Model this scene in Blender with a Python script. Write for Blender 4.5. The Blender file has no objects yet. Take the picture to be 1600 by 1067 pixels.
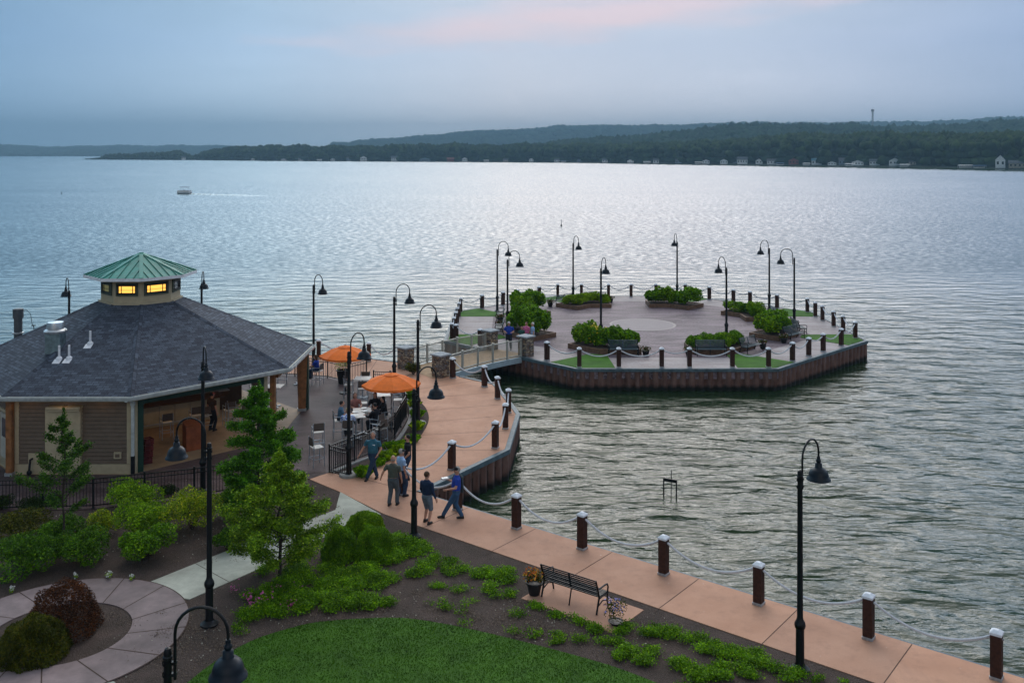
import bpy, math, random
import numpy as np
from mathutils import Vector, Matrix
from math import sin, cos, pi, radians, sqrt, atan2
R = random.Random(7)
S = bpy.context.scene
COL = S.collection
# ------------------------------------------------------------ camera
F, HY, CZ = 1485.0, 240.0, 12.7           # focal length and horizon in photo pixels, camera height in metres
cam = bpy.data.cameras.new('camera'); co = bpy.data.objects.new('camera', cam); COL.objects.link(co)
co.location = (0, 0, CZ); co.rotation_euler = (pi/2, 0, 0)
cam.sensor_width = 36; cam.lens = 36*F/1600; cam.shift_y = -(533.5-HY)/1600
cam.clip_start = .5; cam.clip_end = 40000
S.camera = co
# ------------------------------------------------------------ world
w = bpy.data.worlds.new('World'); S.world = w; w.use_nodes = True
nt = w.node_tree; N = nt.nodes; L = nt.links
for n in list(N): N.remove(n)
wo = N.new('ShaderNodeOutputWorld'); bg = N.new('ShaderNodeBackground'); L.new(bg.outputs[0], wo.inputs[0])
sky = N.new('ShaderNodeTexSky'); sky.sky_type = 'NISHITA'; sky.sun_disc = False
SUN_EL, SUN_AZ = radians(52), radians(-8)
sky.sun_elevation = SUN_EL; sky.sun_rotation = SUN_AZ; sky.air_density = 1.5; sky.dust_density = 2
tc = N.new('ShaderNodeTexCoord')
sep = N.new('ShaderNodeSeparateXYZ'); L.new(tc.outputs['Generated'], sep.inputs[0])
def wramp(src, stops):
    r = N.new('ShaderNodeValToRGB'); L.new(src, r.inputs[0]); e = r.color_ramp.elements
    while len(e) < len(stops): e.new(.5)
    for k, (p, c) in enumerate(stops): e[k].position = p; e[k].color = (*c, 1)
    return r.outputs[0]
def wmath(op, a, b=None):
    n = N.new('ShaderNodeMath'); n.operation = op
    for i, x in enumerate((a, b)):
        if x is None: continue
        if hasattr(x, 'links'): L.new(x, n.inputs[i])
        else: n.inputs[i].default_value = x
    return n.outputs[0]
def wmix(f, a, b, mode='MIX'):
    n = N.new('ShaderNodeMixRGB'); n.blend_type = mode
    for i, x in enumerate((f, a, b)):
        if hasattr(x, 'links'): L.new(x, n.inputs[i])
        elif isinstance(x, tuple): n.inputs[i].default_value = (*x, 1)
        else: n.inputs[i].default_value = x
    return n.outputs[0]
elev = sep.outputs['Z']
deck = wramp(elev, [(0, (.90,.91,.97)), (.05, (.76,.78,.88)), (.11, (.54,.59,.72)), (.16, (.47,.52,.62)), (.24, (1.0,.94,.90)), (.42, (1.0,.93,.87)), (.65, (.70,.69,.68)), (1, (.42,.45,.50))])
front = wramp(wmath('MULTIPLY_ADD', sep.outputs['Y'], .5), [(.45, (.15,.15,.15)), (.8, (.4,.4,.4)), (.975, (1,1,1))])
front.node.inputs[0].links[0].from_node.inputs[2].default_value = .5
hi = wramp(elev, [(.158, (0,0,0)), (.23, (1,1,1)), (.45, (1,1,1)), (.75, (.15,.15,.15))])
deck_gain = wmath('ADD', wmath('MULTIPLY', wmath('MULTIPLY', front, hi), 2.8), wramp(wmath('MULTIPLY_ADD', sep.outputs['Y'], .5), [(.3, (.42,.42,.42)), (.8, (1,1,1))]))
deck_gain.node.inputs[1].links[0].from_node.inputs[0].links[0].from_node.inputs[2].default_value = .5
azx = wmath('MULTIPLY_ADD', sep.outputs['X'], .5); azx.node.inputs[2].default_value = .5     # 0..1 left to right
side = wramp(azx, [(.1, (.12,.28,.44)), (.26, (.28,.50,.70)), (.37, (.62,.82,.95)), (.5, (1,1,1)), (.62, (.92,.95,.99)), (.76, (.50,.62,.80)), (.95, (.30,.42,.60))])
side = wmix(wmath('MULTIPLY', wmath('SUBTRACT', elev, .25), .7), side, (.93,.97,1.0))
side.node.use_clamp = True
dgc = N.new('ShaderNodeCombineColor')
for _i in range(3): L.new(deck_gain, dgc.inputs[_i])
c0 = wmix(1.0, wmix(1.0, deck, side, 'MULTIPLY'), dgc.outputs[0], 'MULTIPLY')
# cloud streaks, stretched along the horizon
mp = N.new('ShaderNodeMapping'); L.new(tc.outputs['Generated'], mp.inputs[0]); mp.inputs['Scale'].default_value = (2.2, 2.2, 13)
mp.inputs['Location'].default_value = (.3, .1, .55)
nz = N.new('ShaderNodeTexNoise'); L.new(mp.outputs[0], nz.inputs[0]); nz.inputs['Scale'].default_value = 1.5; nz.inputs['Detail'].default_value = 6; nz.inputs['Roughness'].default_value = .55
cl = wramp(nz.outputs[0], [(.42, (0,0,0)), (.72, (1,1,1))])
c1 = wmix(wmath('MULTIPLY', cl, .55), c0, wmix(1.0, c0, (1.28,1.22,1.18), 'MULTIPLY'))
# one pink streak high over the lake
mp2 = N.new('ShaderNodeMapping'); mp2.vector_type = 'POINT'; 
cxz = N.new('ShaderNodeCombineXYZ'); L.new(sep.outputs['X'], cxz.inputs[0]); L.new(wmath('SUBTRACT', elev, wmath('MULTIPLY', sep.outputs['X'], .085)), cxz.inputs[2]); L.new(cxz.outputs[0], mp2.inputs[0])
mp2.inputs['Location'].default_value = (-.10*3.4, 0, -.136*38); mp2.inputs['Scale'].default_value = (3.4, 0, 38)
ln = N.new('ShaderNodeVectorMath'); ln.operation = 'LENGTH'; L.new(mp2.outputs[0], ln.inputs[0])
mp3 = N.new('ShaderNodeMapping'); L.new(tc.outputs['Generated'], mp3.inputs[0]); mp3.inputs['Scale'].default_value = (9, 9, 60)
nz3 = N.new('ShaderNodeTexNoise'); L.new(mp3.outputs[0], nz3.inputs[0]); nz3.inputs['Scale'].default_value = 1; nz3.inputs['Detail'].default_value = 7
pk = wmath('ADD', ln.outputs['Value'], wmath('MULTIPLY', nz3.outputs[0], 1.5))
pkf = wramp(wmath('MULTIPLY', pk, .5), [(.46, (1,1,1)), (.95, (0,0,0))])
c2 = wmix(wmath('MULTIPLY', pkf, .9), c1, (.72,.57,.62))
c3 = wmix(.9, wmix(1.0, sky.outputs[0], (.1,.1,.1), 'MULTIPLY'), c2)
L.new(c3, bg.inputs[0]); bg.inputs[1].default_value = 1.0
# ------------------------------------------------------------ sun (overcast evening, very soft)
sl = bpy.data.lights.new('sun', 'SUN'); sl.energy = .5; sl.angle = radians(40); sl.color = (1, .93, .86)
so = bpy.data.objects.new('sun', sl); COL.objects.link(so)
so.rotation_euler = (pi/2-SUN_EL, 0, pi-SUN_AZ)
S.view_settings.view_transform = 'Standard'; S.view_settings.look = 'None'
S.view_settings.exposure = .5; S.view_settings.gamma = 1
try: S.cycles.volume_bounces = 0; S.cycles.max_bounces = 6; S.cycles.sample_clamp_indirect = 4
except Exception: pass

# ------------------------------------------------------------ helpers
def G(px, py, z=0.):                       # photo pixel -> point on the horizontal plane z
    D = (CZ-z)*F/(py-HY); return Vector(((px-800)*D/F, D, z))
def tag(o, label=None, cat=None, group=None, kind=None):
    if label: o['label'] = label
    if cat: o['category'] = cat
    if group: o['group'] = group
    if kind: o['kind'] = kind
    return o
def empty(name, loc=(0,0,0), rz=0):
    o = bpy.data.objects.new(name, None); COL.objects.link(o); o.location = loc; o.rotation_euler = (0,0,rz); o.empty_display_size = .2
    return o
def copy_tree(o, parent=None):
    c = o.copy(); COL.objects.link(c)
    if parent: c.parent = parent
    for ch in list(o.children): copy_tree(ch, c)
    return c
WORDS = 'first second third fourth fifth sixth seventh eighth ninth tenth eleventh twelfth thirteenth fourteenth fifteenth sixteenth seventeenth eighteenth nineteenth twentieth'.split()
def nth(n): return WORDS[n-1] if n <= 20 else 'twenty '+WORDS[n-21]
class Proto:                               # first use moves the original, later uses copy it
    def __init__(s, root): s.root = root; s.used = False
    def put(s, loc, rz=0, label=None, group=None, scale=None):
        o = copy_tree(s.root) if s.used else s.root
        s.used = True
        o.location = loc; o.rotation_euler = (0, 0, rz)
        if scale: o.scale = scale if hasattr(scale, '__len__') else (scale,)*3
        if label: o['label'] = label
        if group: o['group'] = group
        return o
def npmesh(name, V, Fc, mat=None, parent=None, smooth=False):
    V = np.asarray(V, dtype=np.float32); Fc = np.asarray(Fc, dtype=np.int32)
    me = bpy.data.meshes.new(name); k = Fc.shape[1]
    me.vertices.add(len(V)); me.vertices.foreach_set('co', V.ravel())
    me.loops.add(Fc.size); me.loops.foreach_set('vertex_index', Fc.ravel())
    me.polygons.add(len(Fc)); me.polygons.foreach_set('loop_start', np.arange(0, Fc.size, k, dtype=np.int32))
    if smooth: me.polygons.foreach_set('use_smooth', np.ones(len(Fc), dtype=bool))
    me.update(calc_edges=True)
    o = bpy.data.objects.new(name, me); COL.objects.link(o)
    if mat: me.materials.append(mat)
    if parent: o.parent = parent
    return o
class MB:
    def __init__(s): s.v = []; s.f = []; s.uv = {}
    def add(s, V, Fs, uvs=None):
        b = len(s.v); s.v += [tuple(x) for x in V]
        for i, f in enumerate(Fs):
            if uvs: s.uv[len(s.f)] = uvs[i]
            s.f.append(tuple(b+k for k in f))
        return s
    def box(s, c, d, rz=0, ry=0, rx=0, M=None):
        hx, hy, hz = d[0]/2, d[1]/2, d[2]/2
        m = Matrix.Translation(c) @ Matrix.Rotation(rz,4,'Z') @ Matrix.Rotation(ry,4,'Y') @ Matrix.Rotation(rx,4,'X')
        if M: m = M @ m
        V = [m @ Vector((x,y,z)) for x in (-hx,hx) for y in (-hy,hy) for z in (-hz,hz)]
        return s.add(V, [(0,1,3,2),(4,6,7,5),(0,4,5,1),(2,3,7,6),(0,2,6,4),(1,5,7,3)])
    def beam(s, p, q, wd, h, up=(0,0,1)):      # bar of section wd x h from p to q
        p = Vector(p); q = Vector(q); d = (q-p).normalized(); u = Vector(up)
        a = d.cross(u)
        if a.length < 1e-4: a = d.cross(Vector((1,0,0)))
        a.normalize(); b = a.cross(d)
        V = [e + a*x*wd/2 + b*y*h/2 for e in (p,q) for x,y in ((-1,-1),(1,-1),(1,1),(-1,1))]
        return s.add(V, [(0,1,2,3),(7,6,5,4),(0,4,5,1),(1,5,6,2),(2,6,7,3),(3,7,4,0)])
    def tube(s, path, r, n=8, cap=True):
        P = [Vector(p) for p in path]; rr = r if hasattr(r, '__len__') else [r]*len(P)
        V = []; Fs = []; ref = None
        for i, p in enumerate(P):
            d = (P[min(i+1,len(P)-1)]-P[max(i-1,0)]).normalized()
            if ref is None: ref = Vector((0,0,1)) if abs(d.z) < .9 else Vector((1,0,0))
            a = (ref - d*ref.dot(d)).normalized(); ref = a; b = d.cross(a)
            for k in range(n):
                t = 2*pi*k/n; q = a*cos(t)+b*sin(t)
                e = rr[i]
                if hasattr(e, '__len__'): q = a*cos(t)*e[0]+b*sin(t)*e[1]; V.append(p+q)
                else: V.append(p+q*e)
            if i:
                o = (i-1)*n
                Fs += [(o+k, o+(k+1)%n, o+n+(k+1)%n, o+n+k) for k in range(n)]
        if cap: Fs += [tuple(range(n))[::-1], tuple((len(P)-1)*n+k for k in range(n))]
        return s.add(V, Fs)
    def lathe(s, prof, n=16, c=(0,0,0), a0=0):
        V = []; Fs = []
        for i, (r, z) in enumerate(prof):
            r = max(r, 1e-4)
            V += [(c[0]+r*cos(a0+2*pi*k/n), c[1]+r*sin(a0+2*pi*k/n), c[2]+z) for k in range(n)]
            if i: o = (i-1)*n; Fs += [(o+k, o+(k+1)%n, o+n+(k+1)%n, o+n+k) for k in range(n)]
        return s.add(V, Fs)
    def prism(s, poly, z0, z1):
        n = len(poly); V = [(p[0],p[1],z0) for p in poly]+[(p[0],p[1],z1) for p in poly]
        return s.add(V, [tuple(range(n))[::-1], tuple(range(n,2*n))]+[(k,(k+1)%n,n+(k+1)%n,n+k) for k in range(n)])
    def ell(s, c, r, n=12, m=8, M=None):
        V = []; Fs = []
        for j in range(m+1):
            ph = pi*j/m
            for k in range(n):
                t = 2*pi*k/n; p = Vector((r[0]*sin(ph)*cos(t), r[1]*sin(ph)*sin(t), r[2]*cos(ph)))
                if M: p = M @ p
                V.append(Vector(c)+p)
            if j: o = (j-1)*n; Fs += [(o+k, o+n+k, o+n+(k+1)%n, o+(k+1)%n) for k in range(n)]
        return s.add(V, Fs)
    def build(s, name, mat, parent=None, smooth=False, bevel=0, ang=35):
        me = bpy.data.meshes.new(name); me.from_pydata([tuple(v) for v in s.v], [], s.f)
        if s.uv:
            ul = me.uv_layers.new(name='UVMap')
            for i, p in enumerate(me.polygons):
                if i in s.uv:
                    for k, li in enumerate(p.loop_indices): ul.data[li].uv = s.uv[i][k]
        me.update(); o = bpy.data.objects.new(name, me); COL.objects.link(o)
        if mat: me.materials.append(mat)
        if parent: o.parent = parent
        if smooth:
            for p in me.polygons: p.use_smooth = True
            try: me.set_sharp_from_angle(angle=radians(ang))
            except Exception: pass
        if bevel:
            b = o.modifiers.new('bevel', 'BEVEL'); b.width = bevel; b.segments = 2; b.limit_method = 'ANGLE'; b.angle_limit = radians(40)
        return o
# ------------------------------------------------------------ materials
MATS = {}
class NT:
    def __init__(s, m): s.t = m.node_tree; s.n = s.t.nodes; s.l = s.t.links
    def new(s, kind, **kw):
        n = s.n.new(kind)
        for k, v in kw.items():
            if k in n.inputs: s.set(n.inputs[k], v)
            else: setattr(n, k, v)
        return n
    def set(s, sock, v):
        if hasattr(v, 'links') : s.l.new(v, sock)
        elif isinstance(v, tuple) and len(v) == 3 and sock.type == 'RGBA': sock.default_value = (*v, 1)
        else: sock.default_value = v
    def mix(s, f, a, b, mode='MIX'):
        n = s.n.new('ShaderNodeMixRGB'); n.blend_type = mode
        for i, x in enumerate((f,a,b)): s.set(n.inputs[i], x)
        return n.outputs[0]
    def math(s, op, a, b=0, c=0):
        n = s.n.new('ShaderNodeMath'); n.operation = op
        for i, x in enumerate((a,b,c)): s.set(n.inputs[i], x)
        return n.outputs[0]
    def ramp(s, src, p0, p1, c0=(0,0,0), c1=(1,1,1)):
        r = s.n.new('ShaderNodeValToRGB'); s.l.new(src, r.inputs[0]); e = r.color_ramp.elements
        e[0].position = p0; e[1].position = p1; e[0].color = (*c0,1); e[1].color = (*c1,1); return r.outputs[0]
    def noise(s, scale, detail=4, rough=.5, vec=None, dist=0):
        n = s.n.new('ShaderNodeTexNoise'); n.inputs['Scale'].default_value = scale; n.inputs['Detail'].default_value = detail
        n.inputs['Roughness'].default_value = rough; n.inputs['Distortion'].default_value = dist
        s.l.new(vec if vec else s.pos(), n.inputs['Vector']); return n.outputs[0]
    def pos(s, obj=False):
        if obj:
            return s.n.new('ShaderNodeTexCoord').outputs['Object']
        return s.n.new('ShaderNodeNewGeometry').outputs['Position']
    def map(s, vec, scale=(1,1,1), loc=(0,0,0), rot=(0,0,0)):
        n = s.n.new('ShaderNodeMapping'); s.l.new(vec, n.inputs[0]); n.inputs['Scale'].default_value = scale
        n.inputs['Location'].default_value = loc; n.inputs['Rotation'].default_value = rot; return n.outputs[0]
    def bump(s, h, strength=.3, dist=.02):
        n = s.n.new('ShaderNodeBump'); n.inputs['Strength'].default_value = strength; n.inputs['Distance'].default_value = dist
        s.l.new(h, n.inputs['Height']); return n.outputs[0]
def base(name, rough=.6, metal=0, spec=None):
    m = bpy.data.materials.new(name); m.use_nodes = True; t = NT(m); b = t.n['Principled BSDF']
    b.inputs['Roughness'].default_value = rough; b.inputs['Metallic'].default_value = metal
    b.inputs['Specular IOR Level'].default_value = .22 if spec is None else spec
    MATS[name] = m
    return m, t, b
def simple(name, col, rough=.6, metal=0, var=.12, vs=6, bump=0, bs=40, spec=None, obj=True, big=.1):
    if name in MATS: return MATS[name]
    m, t, b = base(name, rough, metal, spec)
    v = t.pos(obj)
    n = t.noise(vs, 5, .6, v); n2 = t.noise(vs*.13+.05, 3, .5, t.pos())
    dark = tuple(c*(1-var*1.6) for c in col); lite = tuple(min(1, c*(1+var)) for c in col)
    c = t.mix(t.ramp(n, .3, .7), dark, lite)
    c = t.mix(big, c, t.mix(1.0, c, t.ramp(n2, .3, .7, (.3,.3,.3), (1.6,1.6,1.6)), 'MULTIPLY'))
    t.l.new(c, b.inputs['Base Color'])
    t.l.new(t.math('ADD', t.math('MULTIPLY', n, .2), rough-.1), b.inputs['Roughness'])
    if bump: t.l.new(t.bump(t.noise(bs, 4, .6, v), bump, .02), b.inputs['Normal'])
    return m
def leafmat(name, a, b_, c_=None, trans=.25, rough=.5):
    if trans: a, b_, c_ = [(c[0]*1.35*(1 if q_ else .7), c[1]*1.3*(1 if q_ else .7), c[2]*.45) if c else c for q_, c in enumerate((a, b_, c_))]
    if name in MATS: return MATS[name]
    m, t, b = base(name, rough+.15, 0, .12)
    g = t.n.new('ShaderNodeNewGeometry'); rnd = g.outputs['Random Per Island']
    r = t.n.new('ShaderNodeValToRGB'); t.l.new(rnd, r.inputs[0]); e = r.color_ramp.elements
    e[0].color = (*a,1); e[1].color = (*b_,1); e[0].position = 0; e[1].position = .85
    if c_: x = e.new(1); x.color = (*c_,1); x.position = 1
    n = t.noise(2.2, 2, .5, t.pos(True))
    col = t.mix(1.0, r.outputs[0], t.ramp(n, .25, .75, (.38,.42,.4), (1.6,1.5,1.25)), 'MULTIPLY')
    t.l.new(col, b.inputs['Base Color'])
    tr = t.n.new('ShaderNodeBsdfTranslucent'); t.l.new(col, tr.inputs[0])
    mx = t.n.new('ShaderNodeMixShader'); mx.inputs[0].default_value = trans
    out = t.n['Material Output']; t.l.new(b.outputs[0], mx.inputs[1]); t.l.new(tr.outputs[0], mx.inputs[2]); t.l.new(mx.outputs[0], out.inputs[0])
    return m
def emis(name, col, st):
    m, t, b = base(name, .4); b.inputs['Base Color'].default_value = (*col,1)
    b.inputs['Emission Color'].default_value = (*col,1); b.inputs['Emission Strength'].default_value = st
    return m

BLACK = simple('black_paint', (.006,.007,.009), .42, 0, .2, 8, spec=.28)
SHADE = simple('shade_enamel', (.006,.011,.018), .4, 0, .15, 8, spec=.25)
TIMBER = simple('brown_timber', (.05,.020,.013), .62, 0, .35, 9, .25, 60)
CAPW = simple('white_cap', (.72,.76,.82), .45, 0, .08, 10)
ZINC = simple('zinc', (.42,.44,.46), .45, .6, .2, 12)
ROPE = simple('rope', (.62,.64,.68), .85, 0, .25, 60, .5, 150)
CAPB = simple('steel_cap', (.10,.145,.17), .5, .1, .25, 3, obj=False)
CREAM = simple('cream_trim', (.42,.355,.24), .6, 0, .08, 4)
STONECAP = simple('cap_stone', (.30,.33,.36), .75, 0, .2, 8, .3, 30)
RAIL = simple('rail_grey', (.42,.42,.38), .5, .2, .12, 10)
PILEW = simple('timber_wall', (.17,.10,.065), .7, 0, .3, 5, .3, 30)
# weathered steel sheet piles
PILE, t, b = base('sheet_pile', .7, .0)
v = t.map(t.pos(), (1.2,1.2,.35)); n = t.noise(2.5, 6, .6, v)
c = t.mix(t.ramp(n, .3, .7), (.08,.036,.027), (.20,.12,.10))
z = t.n.new('ShaderNodeSeparateXYZ'); t.l.new(t.pos(), z.inputs[0])
wet = t.ramp(t.math('ADD', t.math('ADD', z.outputs['Z'], 1.3), t.math('MULTIPLY', t.noise(3, 3), .25)), .30, .52, (1,1,1), (0,0,0))
t.l.new(t.mix(wet, c, (.012,.014,.012)), b.inputs['Base Color'])
# terracotta concrete
TERRA, t, b = base('terracotta_concrete', .75)
n = t.noise(.6, 5, .6); n2 = t.noise(45, 3, .6); n3 = t.noise(2.3, 6, .7)
c = t.mix(t.ramp(n, .3, .7), (.465,.245,.155), (.58,.33,.222))
c = t.mix(.5, c, t.mix(1., c, t.ramp(n2, .3, .7, (.75,.75,.75), (1.2,1.2,1.2)), 'MULTIPLY'))
c = t.mix(t.math('MULTIPLY', t.ramp(n3, .50, .72), .38), c, (.28,.15,.105))
sx_ = t.n.new('ShaderNodeSeparateXYZ'); t.l.new(t.pos(), sx_.inputs[0])
tt_ = t.math('FLOOR', t.math('MULTIPLY', t.math('ADD', t.math('ADD', t.math('MULTIPLY', sx_.outputs['X'], .783), t.math('MULTIPLY', sx_.outputs['Y'], -.622)), 13.3), 1/3.05))
wn = t.n.new('ShaderNodeTexWhiteNoise'); wn.noise_dimensions = '1D'; t.l.new(tt_, wn.inputs['W'])
c = t.mix(1., c, t.ramp(wn.outputs[0], 0, 1, (.88,.89,.91), (1.08,1.06,1.04)), 'MULTIPLY')
sp_ = t.noise(7, 2, .5); c = t.mix(t.math('MULTIPLY', t.ramp(sp_, .73, .76), .5), c, (.62,.52,.45))
st_ = t.noise(1.0, 5, .65, t.map(t.pos(), (1.1,.35,1), rot=(0,0,.67))); c = t.mix(t.math('MULTIPLY', t.ramp(st_, .56, .72), .35), c, (.33,.19,.14))
t.l.new(c, b.inputs['Base Color']); t.l.new(t.bump(n2, .15, .01), b.inputs['Normal'])
def stamped(name, c0, c1, c2, rough):
    m, t, b = base(name, rough, 0, .15)
    p = t.map(t.pos(), (1,1,1), rot=(0,0,.15))
    p2 = t.map(t.pos(), (.32,1.25,1), rot=(0,0,.1))
    n = t.noise(.9, 6, .65, p2, .8); n2 = t.noise(7, 5, .65, p); n3 = t.noise(.35, 4, .6)
    c = t.mix(t.ramp(n, .38, .62), c0, c1); c = t.mix(t.math('MULTIPLY', t.ramp(n2, .45, .7), .55), c, c2)
    c = t.mix(.45, c, t.mix(1., c, t.ramp(n3, .3, .7, (.7,.7,.7), (1.35,1.35,1.35)), 'MULTIPLY'))
    br = t.n.new('ShaderNodeTexBrick'); t.l.new(t.map(t.pos(), (1,1,1), rot=(0,0,.78)), br.inputs[0]); br.inputs['Scale'].default_value = 1.7
    br.inputs['Mortar Size'].default_value = .012; br.inputs['Color1'].default_value = (1,1,1,1); br.inputs['Color2'].default_value = (.86,.86,.88,1); br.inputs['Mortar'].default_value = (.62,.6,.6,1)
    c = t.mix(.8, c, t.mix(1., c, br.outputs[0], 'MULTIPLY'))
    t.l.new(c, b.inputs['Base Color'])
    t.l.new(t.math('ADD', t.math('MULTIPLY', n2, .3), rough-.15), b.inputs['Roughness'])
    t.l.new(t.bump(n2, .35, .02), b.inputs['Normal'])
    return m
DECK = stamped('stamped_deck', (.06,.04,.048), (.22,.165,.19), (.42,.37,.41), .6)
TERR = stamped('stamped_terrace', (.045,.026,.024), (.10,.066,.066), (.15,.115,.125), .6)
BAND = simple('pale_band', (.33,.285,.29), .7, 0, .15, 12, .2, 60, obj=False)
WALKC = simple('pale_concrete', (.40,.41,.35), .8, 0, .12, 3, .12, 60, obj=False, big=.4)
RINGC = simple('mauve_concrete', (.22,.17,.17), .7, 0, .16, 2.5, .15, 50, obj=False, big=.4)
JOINT = simple('joint_dark', (.07,.045,.035), .9, obj=False)
CURB = simple('curb_concrete', (.28,.28,.27), .8, 0, .15, 5, obj=False)
# mulch
MULCH, t, b = base('mulch', .95)
n = t.noise(38, 6, .7); n2 = t.noise(1.1, 4, .6); vo = t.n.new('ShaderNodeTexVoronoi'); vo.inputs['Scale'].default_value = 28; t.l.new(t.pos(), vo.inputs['Vector'])
c = t.mix(t.ramp(n, .35, .68), (.028,.020,.016), (.11,.082,.068)); c = t.mix(t.ramp(n2, .4, .7), c, t.mix(1., c, (1.5,1.45,1.5), 'MULTIPLY'))
t.l.new(c, b.inputs['Base Color']); t.l.new(t.bump(t.math('ADD', n, vo.outputs['Distance']), .8, .04), b.inputs['Normal'])
# mown grass
def grassmat(name, a, b_):
    a, b_ = [(c[0]*1.05, c[1], c[2]*.4) for c in (a, b_)]
    m, t, b = base(name, .85)
    n = t.noise(60, 4, .7); n2 = t.noise(.9, 4, .6); n3 = t.noise(9, 4, .6)
    c = t.mix(t.ramp(n, .3, .7), a, b_); c = t.mix(.75, c, t.mix(1., c, t.ramp(n2, .3, .7, (.55,.6,.6), (1.35,1.3,1.2)), 'MULTIPLY'))
    c = t.mix(.5, c, t.mix(1., c, t.ramp(n3, .3, .7, (.7,.7,.7), (1.25,1.25,1.25)), 'MULTIPLY'))
    t.l.new(c, b.inputs['Base Color']); t.l.new(t.bump(n, .6, .03), b.inputs['Normal'])
    return m
LAWN = grassmat('lawn_grass', (.026,.088,.010), (.056,.16,.018))
TURF = grassmat('turf_patch', (.03,.115,.010), (.055,.175,.02))
# shingles / stones
SHING, t, b = base('shingles', .85)
uv = t.n.new('ShaderNodeUVMap').outputs[0]
br = t.n.new('ShaderNodeTexBrick'); t.l.new(uv, br.inputs[0]); br.inputs['Scale'].default_value = 1; br.offset = .37
br.inputs['Brick Width'].default_value = .27; br.inputs['Row Height'].default_value = .14; br.inputs['Mortar Size'].default_value = .009; br.inputs['Bias'].default_value = -.1
br.inputs['Color1'].default_value = (.042,.050,.070,1); br.inputs['Color2'].default_value = (.095,.120,.160,1); br.inputs['Mortar'].default_value = (.02,.021,.028,1)
n = t.noise(14, 4, .6, uv); n2 = t.noise(.8, 3, .5, uv)
c = t.mix(.6, br.outputs[0], t.mix(1., br.outputs[0], t.ramp(n, .3, .7, (.65,.65,.65), (1.35,1.35,1.35)), 'MULTIPLY'))
c = t.mix(t.math('MULTIPLY', t.ramp(n2, .45, .7), .35), c, (.055,.065,.085))
t.l.new(c, b.inputs['Base Color']); t.l.new(t.bump(br.outputs['Fac'], -.5, .012), b.inputs['Normal'])
STONE, t, b = base('field_stone', .85)
pp = t.map(t.pos(), (1,1,1.9)); ppd = t.mix(.06, pp, t.n.new('ShaderNodeTexNoise').outputs['Color'], 'ADD')
vo = t.n.new('ShaderNodeTexVoronoi'); vo.inputs['Scale'].default_value = 4.6; t.l.new(pp, vo.inputs['Vector'])
ve = t.n.new('ShaderNodeTexVoronoi'); ve.feature = 'DISTANCE_TO_EDGE'; ve.inputs['Scale'].default_value = 4.6; t.l.new(pp, ve.inputs['Vector'])
sc = t.n.new('ShaderNodeSeparateColor'); t.l.new(vo.outputs['Color'], sc.inputs[0])
r = t.n.new('ShaderNodeValToRGB'); t.l.new(sc.outputs[0], r.inputs[0]); e = r.color_ramp.elements; e[0].color = (.10,.10,.11,1); e[1].color = (.33,.27,.22,1)
for p_, c_ in ((.3,(.26,.16,.10,1)),(.5,(.20,.20,.21,1)),(.75,(.42,.33,.22,1))): x = e.new(p_); x.color = c_
c = t.mix(t.ramp(ve.outputs['Distance'], .02, .08, (1,1,1), (0,0,0)), r.outputs[0], (.03,.026,.024))
t.l.new(c, b.inputs['Base Color']); t.l.new(t.bump(t.ramp(ve.outputs['Distance'], 0, .15), .9, .05), b.inputs['Normal'])
GREENM = simple('green_metal', (.045,.26,.215), .45, .0, .15, 3, big=.3)
GREENF = simple('green_frame', (.018,.05,.036), .5)
SIDING = simple('taupe_siding', (.14,.105,.078), .7, 0, .1, 4)
WARMWOOD = simple('stained_post', (.26,.115,.045), .5, 0, .3, 4, .15, 30)
GUTTER = simple('gutter_white', (.50,.54,.54), .45, .1, .15, 5)
WHITEP = simple('white_pvc', (.78,.80,.84), .5)
BARK = simple('bark', (.05,.04,.032), .9, 0, .35, 14, .6, 40)
CHFRAME = simple('chair_metal', (.36,.41,.47), .4, .4, .12, 10)
SLING = simple('brown_sling', (.10,.075,.062), .75, 0, .15, 40)
SEATC = simple('pale_seat', (.60,.58,.55), .6)
TABLET = simple('table_top', (.62,.58,.54), .5, 0, .1, 8)
ORANGE = simple('orange_canvas', (.85,.19,.03), .8, 0, .08, 5)
POT = simple('black_pot', (.014,.015,.018), .45)
SKIN = simple('skin', (.48,.255,.18), .55, 0, .08, 12)

# ------------------------------------------------------------ water
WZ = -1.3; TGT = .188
WATER, t, b = base('lake_water', .04, 0, .5)
b.inputs['IOR'].default_value = 1.35; b.inputs['Base Color'].default_value = (.020,.042,.018,1)
p = t.pos()
w1 = t.noise(1.0, 3, .45, t.map(p, (.36,.82,1), rot=(0,0,.28)), .3)
w2 = t.noise(1.0, 4, .6, t.map(p, (2.0,3.6,1), rot=(0,0,-.12)), .4)
w3 = t.noise(1.0, 3, .5, t.map(p, (.035,.075,1), rot=(0,0,.1)))
w4 = t.noise(1.0, 4, .6, t.map(p, (.006,.022,1), rot=(0,0,-.15)))
amp = t.math('ADD', t.math('ADD', t.math('MULTIPLY', w3, .9), t.math('MULTIPLY', t.ramp(w4, .35, .65), .28)), .36)
h = t.math('MULTIPLY', t.math('ADD', t.math('MULTIPLY', w1, .44), t.math('MULTIPLY', w2, .055)), amp)
bn = t.bump(h, 1.0, 1.0)
def cnoise(scale, detail, rough, vec):
    n = t.n.new('ShaderNodeTexNoise'); n.inputs['Scale'].default_value = scale; n.inputs['Detail'].default_value = detail; n.inputs['Roughness'].default_value = rough; t.l.new(vec, n.inputs['Vector']); return n.outputs['Color']
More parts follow.
